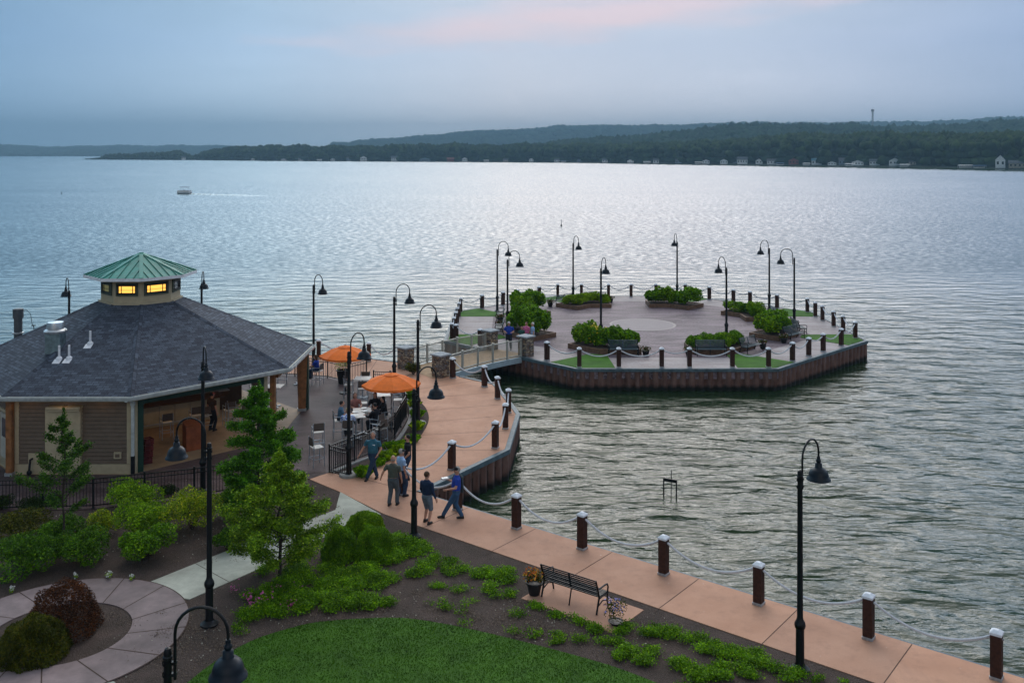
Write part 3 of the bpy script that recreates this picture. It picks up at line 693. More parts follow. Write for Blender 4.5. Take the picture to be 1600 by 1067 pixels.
# ------------------------------------------------------------ foliage tools
def leafV(P, size, up=.3, flat=.5, asp=.55):
    n = len(P); a = rs.normal(0,1,(n,3)); a[:,2] *= flat; a /= np.linalg.norm(a,axis=1)[:,None]
    b_ = rs.normal(0,1,(n,3)); b_[:,2] += up; b_ -= a*(a*b_).sum(1)[:,None]; nn = b_/np.maximum(1e-5,np.linalg.norm(b_,axis=1)[:,None])
    c = np.cross(a, nn); s_ = np.asarray(size).reshape(-1,1)*np.ones((n,1))
    V = np.stack([P-a*s_*.5, P+c*s_*asp*.5, P+a*s_*.5, P-c*s_*asp*.5], 1)
    return V.reshape(-1,3)
def leafobj(name, P, size, mat, parent=None, **kw):
    V = leafV(P, size, **kw); return npmesh(name, V, np.arange(len(V)).reshape(-1,4), mat, parent)
L_RHO = leafmat('leaf_rhodo', (.045,.13,.008), (.15,.31,.018), (.30,.42,.03))
L_RHOY = leafmat('leaf_yellowgreen', (.07,.15,.010), (.24,.36,.025), (.5,.46,.05))
L_DARK = leafmat('leaf_dark', (.02,.07,.008), (.065,.17,.015), (.13,.25,.03))
L_YEW = leafmat('leaf_yew', (.006,.018,.008), (.02,.045,.015))
L_RED = leafmat('leaf_red', (.018,.008,.008), (.07,.022,.016), (.14,.05,.03))
L_OLV = leafmat('leaf_olive', (.022,.036,.008), (.075,.09,.018), (.11,.085,.025))
L_LIME = leafmat('leaf_lime', (.06,.15,.010), (.20,.34,.022), (.32,.45,.05))
L_MID = leafmat('leaf_mid', (.03,.10,.008), (.11,.26,.016), (.20,.34,.03))
L_ISL = leafmat('leaf_island', (.035,.12,.008), (.12,.28,.016), (.22,.38,.03))
L_COV = leafmat('leaf_cover', (.035,.11,.006), (.11,.26,.010), (.22,.38,.015), .3)
TWIG = simple('twigs', (.045,.032,.024), .9)
def shrubP(r, h, n, lobes=9, seed=0):
    """leaf centres: several lumpy lobes over an ellipsoid mound, dense near the skin"""
    q = np.random.RandomState(seed); C = []
    for k in range(lobes):
        a = 2*pi*k/lobes*1.618+q.uniform(-.3,.3); rr = r*q.uniform(.30,.66) if k else 0; zz = h*q.uniform(.38,.72) if k else h*.62
        zz = min(zz, h*(1-.45*(rr/r)**2)-.12*h); C.append((rr*cos(a), rr*sin(a), max(zz,.22*h), q.uniform(.30,.46)*r, q.uniform(.26,.38)*h))
    C = np.array(C); i = q.randint(0, lobes, n); d = q.normal(0,1,(n,3)); d /= np.linalg.norm(d,axis=1)[:,None]
    rad = 1-np.abs(q.normal(0,.16,n)); rad = np.where(q.rand(n) < .18, q.uniform(.3,1,n), rad)*(1+.14*np.sin(d[:,0]*7+i)*np.cos(d[:,2]*6+i))
    P = C[i,:3]+d*rad[:,None]*np.stack([C[i,3],C[i,3],C[i,4]],1); P[:,2] = np.maximum(P[:,2], .02); return P
def shrub(name, loc, r, h, mat, label, cat_='shrub', group=None, n=2200, ls=.075, seed=0, lobes=9, sx=1, rz=0, stems=True, dome=False, **kw):
    r_ = empty(name, loc, rz); tag(r_, label, cat_, group)
    n = int(n*2.0); P = shrubP(r, h, n, lobes, seed); P[:,0] *= sx
    if dome:
        q = np.random.RandomState(seed); d = q.normal(0,1,(n,3)); d[:,2] = np.abs(d[:,2]); d /= np.linalg.norm(d,axis=1)[:,None]; rad = np.where(q.rand(n) < .2, q.uniform(.4,1,n), 1-np.abs(q.normal(0,.09,n)))*(1+.07*np.sin(d[:,0]*6+seed)*np.cos(d[:,1]*5)+.05*np.sin(d[:,2]*11+d[:,0]*9))
        P = d*rad[:,None]*np.array([r,r,h]); P[:,2] = np.maximum(P[:,2], .02)
    leafobj('foliage', P, rs.uniform(.6,1.25,len(P))*ls, mat, r_, **kw)
    if stems:
        m = MB(); q = random.Random(seed)
        for k in range(8):
            a = q.uniform(0,2*pi); rr = r*q.uniform(.2,.6); m.tube([(.03*cos(a),.03*sin(a),-.02),(rr*.5*cos(a)*sx,rr*.5*sin(a),h*.3),(rr*cos(a)*sx,rr*sin(a),h*.62)], [.018,.013,.006], 5)
        m.build('stem', TWIG, r_)
    return r_
def pshrub(px, by, wpx, ty, mat, label, name='shrub', **kw):       # from its place in the photo: centre x, base y, width, top y
    g = G(px, by); D = g.y; r = wpx*D/F/2*(1.04 if kw.get('dome') else 1.3); fy = D+r*.6; h = CZ-(ty-HY)*fy/F
    g.y += r*.75; g.x *= g.y/D
    return shrub(name, g, r, max(h,.25), mat, label, **kw)
# ------------------------------------------------------------ bollards and ropes
def mk_bollard():
    r_ = empty('rope_bollard'); tag(r_, 'x', 'bollard')
    m = MB(); s_ = .125
    for a in range(4): pass
    m.prism([(-s_,-s_),(s_,-s_),(s_,s_),(-s_,s_)], .05, 1.08); m.build('post', TIMBER, r_, bevel=.012)
    m = MB(); m.prism([(-.138,-.138),(.138,-.138),(.138,.138),(-.138,.138)], 1.07, 1.125)
    m.add([(-.138,-.138,1.125),(.138,-.138,1.125),(.138,.138,1.125),(-.138,.138,1.125),(-.05,-.05,1.19),(.05,-.05,1.19),(.05,.05,1.19),(-.05,.05,1.19)], [(0,1,5,4),(1,2,6,5),(2,3,7,6),(3,0,4,7),(4,5,6,7)])
    m.build('cap', CAPW, r_)
    MB().prism([(-.14,-.14),(.14,-.14),(.14,.14),(-.14,.14)], 0, .07).build('base_shoe', ZINC, r_, bevel=.006)
    m = MB()
    for sx in (-1,1): m.tube([(sx*.12,0,.98),(sx*.165,0,.98)], .022, 8)
    m.build('rope_eye', ZINC, r_)
    return r_
BOL = Proto(mk_bollard())
def rope(p, q, sag, label, group):
    p = Vector((p[0],p[1],0)); q = Vector((q[0],q[1],0)); m = MB(); d = (q-p).normalized()*.14; a = p+d; b_ = q-d; P = []
    for k in range(17):
        t_ = k/16; x = a.lerp(b_, t_); x.z = .98-sag*4*t_*(1-t_); P.append(x-a)
    m.tube(P, .038, 6); o = m.build('barrier_rope', ROPE, smooth=True); o.location = a; tag(o, label, 'rope', group); return o
near = [V2(t_, 25.33) for t_ in (3.95,.93,-2.1,-5.13,-8.18,-11.23,-14.27,-17.24,-19.93,-22.6)]+[(-4.12,35.45)]
near = [p for p in near if p[0] < 17]
rzw = -atan2(.622,.783)
nvis = [p for p in near if 800+p[0]*F/p[1] < 1700]
for i, p in enumerate(nvis):
    BOL.put((p[0],p[1],0), rzw, '%s brown timber bollard from the right along the straight promenade edge' % nth(i+1) if i else 'brown timber bollard nearest the right edge of the frame', 'bollards along the straight promenade')
for i in range(len(nvis)-1):
    rope(nvis[i], nvis[i+1], .42, '%s drooping rope from the right between the straight promenade bollards' % nth(i+1), 'ropes of the straight promenade')
curve = [(-3.1,35.9)] + [tuple(G(x,y,1.17)[:2]) for x,y in [(706,688),(773,658),(792,611),(790,608),(774,590),(756,571.5),(705,559)]]
curve = [(-3.45,35.75),(-2.42,38.2),(-.72,41.0),(-.30,43.9),(-.17,46.6),(-.75,49.2),(-1.5,51.75),(-3.35,53.75)]
for i, p in enumerate(curve):
    a = curve[max(i-1,0)]; b_ = curve[min(i+1,len(curve)-1)]
    if i == 0: continue
    BOL.put((p[0],p[1],0), atan2(b_[1]-a[1], b_[0]-a[0]), '%s timber bollard counted from the people on the curved terrace edge' % nth(i), 'bollards on the curved terrace edge')
cv = [nvis[-1]]+curve[1:]
for i in range(len(cv)-1): rope(cv[i], cv[i+1], .40, '%s drooping rope from the people towards the footbridge' % nth(i+1), 'ropes of the curved terrace edge')
back = [(-7.9,57.6),(-8.75,58.1),(-12.0,59.0),(-15.2,59.6),(-18.4,59.8),(-21.5,59.0),(-24.5,57.8)][1:]
for i, p in enumerate(back): BOL.put((p[0],p[1],0), 0.1, '%s timber bollard from the right on the promenade behind the pavilion' % nth(i+1), 'bollards behind the pavilion')
bk = [(-6.9,57.2)]+back
for i in range(len(bk)-1): rope(bk[i], bk[i+1], .45, '%s rope from the right on the promenade behind the pavilion' % nth(i+1), 'ropes behind the pavilion')
# island ring of bollards
ring = []
def onedge(k, t_, ap=AP-.5):
    a = -pi/2+k*pi/4; n_ = Vector((cos(a),sin(a),0)); d = Vector((-sin(a),cos(a),0)); return IC+n_*ap+d*t_, a+pi/2, k
SIDE = ['front','front right','right','back right','back','back left','left','front left']
off = [-5.2,-2.75,-.55,1.0,3.25,5.25]
for k in range(8):
    if k == 7: L_ = [-5.3,-2.9,3.1]
    elif k == 0: L_ = [-5.75,-3.4,-.85,.8,3.35,5.5]
    elif k == 1: L_ = [-3.35,-1.3,.6,3.1]
    elif k == 2: L_ = [-5.0,-2.6,-.6,1.9,3.6,5.6]
    elif k == 3: L_ = [-3.1,-.6,1.0,3.4]
    elif k == 4: L_ = [-5.6,-3.0,-.8,1.2,3.6,5.7]
    elif k == 5: L_ = [-3.4,-.7,1.0,3.4]
    else: L_ = [-5.7,-3.3,-.9,1.0,3.3,5.6]
    L_ = sorted(L_); S_ = []
    for t_ in L_: S_.append(onedge(k, t_))
    ring.append(S_)
allr = []
for k in range(8):
    for i, (p, a, kk) in enumerate(ring[k]):
        BOL.put(p, a, 'timber bollard on the %s side of the island, %s counted anticlockwise' % (SIDE[k], nth(i+1)), 'bollards round the island'); allr.append((p, k, i))
cnt = {}
for j in range(len(allr)):
    p, k, i = allr[j]; q, k2, i2 = allr[(j+1) % len(allr)]
    ln_ = (q-p).length
    if ln_ > 3.9: continue
    gap = ln_ < 2.0
    if k == 2 and gap: continue
    cnt[k] = cnt.get(k, 0)+1
    rope(p, q, .33 if not gap else .16, 'rope on the %s side of the island, %s counted anticlockwise' % (SIDE[k], nth(cnt[k])), 'ropes round the island')
# ------------------------------------------------------------ lamp posts
def mk_lamp():
    r_ = empty('lamp_post'); tag(r_, 'x', 'street lamp')
    MB().lathe([(0,0),(.24,0),(.24,.035),(.17,.07),(.125,.13)], 20).build('base_flange', BLACK, r_, True)
    MB().lathe([(.115,.10),(.105,.2),(.102,1.0),(.125,1.03),(.138,1.09),(.128,1.15),(.085,1.23),(.074,1.3),(.064,4.2),(.062,4.72),(.078,4.735),(.078,4.76),(.062,4.78),(.064,4.83),(.045,4.89),(0,4.91)], 16).build('pole', BLACK, r_, True)
    P = [(.115,0,4.40),(.115,0,5.0)]
    for k in range(13): a = pi-pi*k/12; P.append((.535+.42*cos(a),0,5.12+.42*sin(a)))
    P.append((.955,0,4.98)); MB().tube(P, .026, 8).build('arm', BLACK, r_, True)
    for z in (4.48,4.66): MB().box((.06,0,z), (.16,.07,.045)).lathe([(.085,z-.022),(.085,z+.022)], 12).build('clamp', BLACK, r_)
    MB().lathe([(0,5.03),(.038,5.03),(.045,5.0),(.038,4.965),(.06,4.94),(.066,4.9),(.05,4.875),(.085,4.85),(.088,4.76),(.10,4.74),(.16,4.715),(.215,4.66),(.245,4.58),(.255,4.505),(.295,4.47),(.305,4.44),(.292,4.432),(.235,4.50),(.15,4.62),(0,4.66)], 24, (.955,0,0)).build('lamp_shade', SHADE, r_, True, ang=60)
    MB().ell((.955,0,4.52), (.075,.075,.10), 10, 8).build('bulb', simple('bulb_glass', (.35,.36,.36), .25), r_, True)
    return r_
LAMP = Proto(mk_lamp())
def place_lamp(loc, head, label, group, z=0):
    p = Vector((loc[0],loc[1],z)); best = None
    for k in range(72):
        a = 2*pi*k/72; q = p+Vector((.955*cos(a),.955*sin(a),4.44)); ex = 800+q.x*F/q.y-head[0]; ey = HY+(CZ-q.z)*F/q.y-head[1]
        e = ex*ex*3+ey*ey
        if best is None or e < best[0]: best = (e, a)
    return LAMP.put(p, best[1], label, group)
def toploc(px, ty, z=0): D = (CZ-5.54-z)*F/(ty-HY); return ((px-800)*D/F, D)
for (px,by,hx,hy,lab) in [(1250,1045,1278,758,'black lamp post at the right of the straight walk, beside the lake'), (647,838,681,627,'black lamp post in the middle, at the garden edge beside the shorts wearer'),
    (653,662,681,514,'black lamp post in the planting strip beyond the middle one'), (545,743,570,563,'black lamp post at the end of the terrace fence by the teal shirted man'),
    (327,975,276,719,'black lamp post between the round walk and pink flowers, head to the left'), (317,768,323,597,'black lamp post at the black fence before the open side of the pavilion')]:
    place_lamp(G(px,by), (hx,hy), lab, 'black gooseneck lamp posts')
for (px,ty,hx,hy,lab) in [(490,428,504,457,'black lamp post behind the right end of the pavilion roof'), (616,445,640,475,'black lamp post beside the stone pillar and far orange umbrella'),
    (108,436,104,462,'black lamp post left of the cupola behind the roof'), (315,426,318,452,'black lamp post just right of the cupola behind the roof'), (262,948,356,1057,'nearest lamp post, its arm rising from the bottom edge at left')]:
    place_lamp(toploc(px,ty), (hx,hy), lab, 'black gooseneck lamp posts')
IL = [(777,377,794,399,'island lamp post farthest left, in the back left shrubs'),(793,391.5,812,416,'island lamp post in the left shrubs, nearer of the two'),(895.5,368,903.5,389,'island lamp post in the back planter left of centre'),(939,404,946,429,'island lamp post among yellow flowers in the front left planter'),
    (1058,366,1054,386,'island lamp post behind the leafy back planter right of centre'),(1135,403,1122,428,'island lamp post between the two front right grass shrubs'),(1202,375,1188,397,'island lamp post in the back right planter'),(1241,389,1219.5,412.5,'island lamp post farthest right')]
for (px,ty,hx,hy,lab) in IL: place_lamp(toploc(px,ty,.25), (hx,hy), lab, 'black lamp posts on the island', .25)
for (px,by,lab) in [(653,662,'round concrete footing of the lamp in the planting strip'),(545,743,'round concrete footing of the lamp at the fence end')]:
    g = G(px,by); o = MB().lathe([(0,.09),(.36,.09),(.38,.06),(.38,0)][::-1], 24).build('lamp_footing', CURB, None, True); o.location = (g.x,g.y,.0); tag(o, lab, 'footing')
# ------------------------------------------------------------ black aluminium fence
def fence(pts, label, group):
    o0 = Vector((pts[0][0],pts[0][1],.005)); r_ = empty('metal_fence', o0); tag(r_, label, 'fence', group)
    pk = MB(); H = 1.07
    P = [Vector((p[0],p[1],0))-Vector((o0.x,o0.y,0)) for p in pts]; Q = [P[0]]
    for a, b_ in zip(P, P[1:]):
        n = max(1, round((b_-a).length/2.2))
        for k in range(1, n+1): Q.append(a.lerp(b_, k/n))
    for q in Q:
        MB().box((q.x,q.y,H/2+.02), (.06,.06,H+.04)).box((q.x,q.y,H+.05), (.075,.075,.025)).box((q.x,q.y,.01), (.12,.12,.02)).build('fence_post', BLACK, r_)
    for a, b_ in zip(Q, Q[1:]):
        ra = MB()
        for z in (H-.02, H-.17, .10): ra.beam(a+Vector((0,0,z)), b_+Vector((0,0,z)), .03, .035)
        n = max(2, round((b_-a).length/.115)); pk = MB()
        for k in range(1, n):
            p = a.lerp(b_, k/n); pk.beam(p+Vector((0,0,.06)), p+Vector((0,0,H-.03)), .017, .017, b_-a)
        ra.add(pk.v, pk.f); ra.build('fence_panel', BLACK, r_)
fence([(-28,33.5),(-24.2,33.6),(-18.5,33.85),(-15,34.05),(-11.75,35.15),(-9.7,36.1)], 'black picket fence between the shrubs and the pavilion terrace', 'black fences round the terrace')
fence([(-6.4,37.35),(-7.28,37.9),(-6.5,39.2),(-5.67,40.5),(-5.24,42.5),(-5.1,45.8),(-5.6,48.6),(-6.5,50.7),(-7.4,50.8)], 'black picket fence curving beside the dining tables', 'black fences round the terrace')
fence([(-8.2,53.6),(-9.0,52.6),(-10.45,53.8),(-12.4,54.3),(-15.2,54.9),(-20,54.3)], 'black picket fence at the far side of the terrace by the flower pot', 'black fences round the terrace')
cb = capstrip(cat([(-6.3,37.25),(-7.2,37.8),(-6.35,39.15),(-5.5,40.4),(-5.05,42.5),(-4.92,45.8),(-5.4,48.7),(-6.4,50.9)][1:], 4)[::-1], .07, .16, .1)
tag(cb.build('curb', CURB), kind='structure')
# ------------------------------------------------------------ bridge and stone pillars
BA, BB_, BC, BD = Vector((-4.06,54.16,0)), Vector((-6.28,56.2,0)), Vector((.87,59.6,0)), Vector((-1.41,61.56,0))
for i, (p, lab) in enumerate([(BA,'stone pillar nearest, at the promenade end of the footbridge'),(BB_,'stone pillar left of the footbridge with a small bush at its foot'),(BC,'stone pillar at the island end of the bridge, right side'),(BD,'stone pillar at the island end of the bridge, left side')]):
    r_ = empty('stone_pillar', p, radians(47)); tag(r_, lab, 'pillar', 'stone pillars of the footbridge')
    m = MB(); s_ = .36; m.prism([(-s_,-s_),(s_,-s_),(s_,s_),(-s_,s_)], 0, 1.22)
    o = m.build('stone_shaft', STONE, r_, bevel=.02)
    MB().prism([(-.44,-.44),(.44,-.44),(.44,.44),(-.44,.44)], 1.21, 1.30).build('cap_stone', STONECAP, r_, bevel=.015)
dv = (BC-BA).normalized(); nv = Vector((dv.y,-dv.x,0))          # nv points to the right hand side
r_ = empty('footbridge', (BA+BD)/2, 0); tag(r_, 'short steel footbridge with grey railings between terrace and island', 'footbridge')
o0 = (BA+BD)/2
def L0(p): return p-o0
A1, A2 = BA+dv*.45, BC-dv*.45; B1, B2 = BB_+dv*.45, BD-dv*.45
def arch(t_): return .10*4*t_*(1-t_)
m = MB(); n = 24; V = []
e0, e1 = BA+dv*-.6, BC+dv*.4; f0, f1 = BB_+dv*-.1, BD+dv*.4
for k in range(n+1):
    t_ = k/n; a = e0.lerp(e1,t_)+nv*-.1; b_ = f0.lerp(f1,t_)+nv*.1; z = .012+arch(t_)
    for p in (a, b_): V += [L0(p)+Vector((0,0,z)), L0(p)+Vector((0,0,z-.08))]
Fs = []
for k in range(n): o = 4*k; Fs += [(o,o+2,o+6,o+4),(o+1,o+5,o+7,o+3),(o,o+4,o+5,o+1),(o+2,o+3,o+7,o+6)]
m.add(V, Fs).build('deck', simple('bridge_deck', (.40,.27,.16), .75, 0, .15, 3), r_)
for (a, b_, sg) in ((BA+dv*.1, BC+dv*.2, 1), (BB_+dv*.1, BD+dv*.2, -1)):
    m = MB()
    for k in range(n):
        p = L0(a.lerp(b_, k/n)+nv*sg*.0); q = L0(a.lerp(b_, (k+1)/n)); za = arch(k/n)-.19; zb = arch((k+1)/n)-.19
        m.beam(p+Vector((0,0,za)), q+Vector((0,0,zb)), .16, .34)
    m.build('side_beam', simple('blue_grey_beam', (.36,.45,.50), .5, .1, .1, 3), r_)
for (a, b_) in ((A1,A2),(B1,B2)):
    nn = 5; a = a-nv*.0; q0 = None
    for k in range(nn+1):
        t_ = k/nn; p = L0(a.lerp(b_,t_)); z = arch(t_); MB().box((p.x,p.y,z+.56), (.10,.10,1.12), rz=radians(47)).box((p.x,p.y,z+1.14), (.13,.13,.04), rz=radians(47)).build('rail_post', RAIL, r_)
        if q0 is not None:
            m = MB(); zz = [arch((k-1)/nn), z]
            for h_ in (1.06,.12): m.beam(q0+Vector((0,0,zz[0]+h_)), p+Vector((0,0,zz[1]+h_)), .06, .06)
            for j in range(1,13):
                s_ = q0.lerp(p, j/13); zj = zz[0]+(zz[1]-zz[0])*j/13; m.box((s_.x,s_.y,zj+.59), (.022,.022,.94))
            m.build('rail_panel', RAIL, r_)
        q0 = p
# ------------------------------------------------------------ park benches
def mk_bench(col, name):
    r_ = empty(name); tag(r_, 'x', 'bench'); Lh = .92
    m = MB()
    for k in range(7): y = -.02+k*.065; m.box((0,y,.43+.012*abs(k-3)/3), (2*Lh,.04,.03))
    m.build('seat', col, r_)
    m = MB()
    for k in range(8): z = .50+k*.06; m.box((0,-.06-.018*k,z), (2*Lh,.02,.034), rx=radians(-14))
    m.box((0,-.10,.70), (.05,.03,.42), rx=radians(16)); m.build('backrest', col, r_)
    for sx in (-Lh, 0, Lh):
        m = MB()
        if sx: m.tube([(sx,-.17,0),(sx,-.10,.22),(sx,-.03,.42),(sx,-.10,.65),(sx,-.21,.94)], .028, 8).tube([(sx,.45,0),(sx,.40,.2),(sx,.42,.42),(sx,.45,.55),(sx,.40,.65),(sx,.28,.665),(sx,.0,.66),(sx,-.11,.68)], .024, 8).tube([(sx,-.04,.40),(sx,.40,.41)], .026, 8).tube([(sx,-.09,.2),(sx,.15,.28),(sx,.40,.2)], .018, 6)
        else: m.tube([(0,-.04,.40),(0,.40,.40)], .02, 6).tube([(0,-.14,0),(0,-.03,.40)], .022, 6)
        m.build('bench_leg' if sx else 'centre_brace', BLACK, r_, True)
    return r_
BN = Proto(mk_bench(BLACK, 'park_bench'))
SLATE = simple('slate_bench', (.07,.105,.125), .45, .1)
BI = Proto(mk_bench(SLATE, 'park_bench'))
g1 = G(846.7,931.6); g2 = G(931,960); c_ = (g1+g2)/2; a = atan2(g2.y-g1.y, g2.x-g1.x)
dirw = Vector((.622,.783,0)); BN.put((c_.x+dirw.x*.17,c_.y+dirw.y*.17,0), a, 'black slatted bench on the terracotta pad, its back to the garden', None)
def pot(name, loc, label, r=.26, h=.42, fol=None, flowers=None, fr=.38, fh=.45, group=None, seed=1, ls=.06, fn=60):
    r_ = empty(name, loc); tag(r_, label, 'flower pot', group)
    MB().lathe([(0,0),(r*.62,0),(r*.66,.02),(r*.95,h*.92),(r*1.06,h*.93),(r*1.06,h),(r*.92,h),(r*.86,h*.85),(0,h*.85)], 20).build('pot', POT, r_, True)
    P = shrubP(fr, fh, 520, 6, seed); P[:,2] += h*.8; leafobj('foliage', P, rs.uniform(.6,1.2,len(P))*ls, fol or L_MID, r_)
    for fm in (flowers or []):
        q = shrubP(fr*1.05, fh*1.12, fn, 6, seed+2); q[:,2] += h*.8; leafobj('flowers', q, rs.uniform(.7,1.2,len(q))*ls*1.1, fm, r_, asp=.9)
    return r_
F_OR = simple('petal_orange', (.60,.16,.03), .6); F_RD = simple('petal_red', (.45,.02,.03), .6); F_YE = simple('petal_yellow', (.75,.55,.04), .6); F_PU = simple('petal_violet', (.28,.24,.50), .6); F_PK = simple('petal_pink', (.50,.10,.28), .6); F_WH = simple('petal_white', (.7,.7,.68), .6)
g = G(835,928); pot('flower_pot', (g.x,g.y,0), 'black pot of orange flowers at the left end of the garden bench', .24, .36, L_OLV, [F_OR,F_OR,F_YE], .36, .42, seed=4, fn=110)
g = G(962,975); pot('flower_pot', (g.x,g.y,0), 'dark bush of small violet flowers at the right end of the garden bench', .2, .10, L_OLV, [F_PU], .42, .62, seed=5, fn=70)
g = G(535,599); pot('flower_pot', (g.x,g.y,0), 'tall black pot with yellow and red flowers on the terrace', .33, .75, L_LIME, [F_RD,F_YE,F_PK], .48, .8, seed=6, fn=40)
# ------------------------------------------------------------ island planters, shrubs, benches
WING = [(10.2,1.5),(7.7,1.5)]
def planter(k, label):
    av = -pi/2+k*pi/4+pi/8; u = Vector((cos(av),sin(av),0)); c = IC+u*9.6
    r_ = empty('raised_planter', c, 0); tag(r_, label, 'planter', 'timber planters on the island')
    def side(ks, t_, ap):                       # point on side ks at offset t_ and apothem ap
        a = -pi/2+ks*pi/4; return IC+Vector((cos(a),sin(a),0))*ap+Vector((-sin(a),cos(a),0))*t_
    def ring_(o_, i_, g_):
        ho, hi_ = o_*math.tan(pi/8), i_*math.tan(pi/8)
        return [side(k,g_,i_), side(k,g_,o_), IC+u*(o_/cos(pi/8)), side(k+1,-g_,o_), side(k+1,-g_,i_), IC+u*(i_/cos(pi/8))]
    O = [p-c for p in ring_(10.2,7.9,1.55)]; I = [p-c for p in ring_(10.08,8.02,1.67)]
    m = MB(); n = 6; H = .31
    V = [(p.x,p.y,z) for P_, z in ((O,0),(O,H),(I,H),(I,.1)) for p in P_]
    Fs = []
    for L_ in range(3):
        for j in range(n): Fs.append((L_*n+j, L_*n+(j+1)%n, (L_+1)*n+(j+1)%n, (L_+1)*n+j))
    m.add(V, Fs).build('timber_frame', PILEW, r_)
    m = MB().add([(p.x,p.y,.27) for p in I], [tuple(range(n))]); m.build('soil', MULCH, r_)
    return side, u
kinds = {0:('grass','grass'),1:('bush','bush'),2:('grass','low'),3:('bush','bush'),4:('grass','grass'),5:('bush','bush'),6:('bush','bush'),7:('yellow','bush')}
for k in range(8):
    side, u = planter(k, 'brown timber planter at the %s corner of the island' % DIRS[k])
    for wn in (0,1):
        kk = kinds[k][wn]
        for j, tt in enumerate((2.15, 3.15)):
            p = side(k, tt, 9.05+.1*j) if wn == 0 else side(k+1, -tt, 9.05-.1*j)
            sd = SIDE[k] if wn == 0 else SIDE[(k+1)%8]
            pos = 'outer' if j == 0 else 'inner'
            lab = {'grass':'fine leaved shrub','bush':'broad leaved bush','yellow':'yellow flowering bush','low':'low shrub'}[kk]+' in the %s planter, %s side, nearer its %s' % (DIRS[k], sd, 'end' if j == 0 else 'corner')
            p = Vector((p.x,p.y,.22)); sd_ = k*17+wn*5+j
            big = (.82,1.0,.92,1.08)[(k+j+wn)%4]; LM = (L_ISL,L_MID,L_RHO)[(k*2+j+wn)%3]
            if kk == 'grass': shrub('shrub', p, .95*big, .9*big, L_LIME if k in (4,) else LM, lab, group='shrubs in the island planters', n=2600, ls=.17, seed=sd_, up=0, flat=1.6, asp=.22, stems=False)
            elif kk == 'low': shrub('shrub', p, .95*big, .8, LM, lab, group='shrubs in the island planters', n=1500, ls=.12, seed=sd_, stems=False)
            else:
                s_ = shrub('shrub', p, 1.1*big, (1.75 if k in (5,6) else 1.38)*big, LM, lab, group='shrubs in the island planters', n=2600, ls=.17, seed=sd_, stems=False)
                if kk == 'yellow' and j == 1:
                    q = shrubP(.9, 1.4, 150, 5, 3); leafobj('flowers', q+np.array([.1,0,.05]), .15, F_YE, s_, asp=.9)
# benches outside the planters, facing the water
bl = [(0,-1,'front'),(0,1,'front'),(1,-1,'front right'),(1,1,'front right'),(2,-1,'right'),(2,1,'right'),(4,1,'back'),(5,-1,'back left'),(6,-1,'left'),(6,1,'left')]
for (k, sg, lab) in bl:
    a = -pi/2+k*pi/4; n_ = Vector((cos(a),sin(a),0)); d = Vector((-sin(a),cos(a),0))
    p = IC+n_*10.5+d*sg*2.75
    BI.put(p, a-pi/2, 'slate grey bench facing the water from the %s planter on the island %s side' % ({-1:'clockwise',1:'anticlockwise'}[sg], lab), 'benches on the island')
    q = IC+n_*10.65+d*sg*(1.35)
    pot('flower_pot', (q.x,q.y,.0), 'dark pot of small flowers beside the %s bench on the island %s side' % ({-1:'clockwise',1:'anticlockwise'}[sg], lab), .24, .32, L_OLV, [F_WH,F_RD], .42, .36, 'flower pots on the island', 10+k*2+sg, .08, 18)
# ------------------------------------------------------------ pavilion
PC = Vector((-17.4, 44.6, 0))
pav = empty('pavilion', PC); tag(pav, 'octagonal lakeside bar pavilion with slate shingle roof and green metal cupola', 'pavilion')
def oc(a, m): return [(-m,-a),(m,-a),(a,-m),(a,m),(m,a),(-m,a),(-a,m),(-a,-m)]
EV, RT = oc(7.5, 2.5), oc(1.72, .65); EZ, RZ = 3.2, 5.87
def roofz(x, y):
    zs = []
    for k in range(8):
        (x0,y0),(x1,y1) = EV[k], EV[(k+1)%8]; (u0,v0),(u1,v1) = RT[k], RT[(k+1)%8]
        mx, my = (x0+x1)/2, (y0+y1)/2; tx, ty = (u0+u1)/2, (v0+v1)/2; d = Vector((x1-x0,y1-y0)).normalized(); nn = Vector((d.y,-d.x))
        de = nn.dot(Vector((mx,my))); dt = nn.dot(Vector((tx,ty))); dd = nn.dot(Vector((x,y)))
        zs.append(EZ+(de-dd)/(de-dt)*(RZ-EZ))
    return min(zs)
def roofhit(px, py):
    D = 36.
    while D < 52:
        X = (px-800)*D/F; z = CZ-(py-HY)*D/F
        if z <= roofz(X-PC.x, D-PC.y) and D > 37.4: break
        D += .02
    return Vector((X-PC.x, D-PC.y, roofz(X-PC.x, D-PC.y)))
m = MB()
for k in range(8):
    a, b_ = Vector((*EV[k],EZ)), Vector((*EV[(k+1)%8],EZ)); c, d = Vector((*RT[(k+1)%8],RZ)), Vector((*RT[k],RZ))
    u = (b_-a).normalized(); n_ = (b_-a).cross(d-a).normalized(); v = n_.cross(u)
    m.add([a,b_,c,d], [(0,1,2,3)], [[((q-a).dot(u)+k*7.3, (q-a).dot(v)) for q in (a,b_,c,d)]])
m.build('roof', SHING, pav)
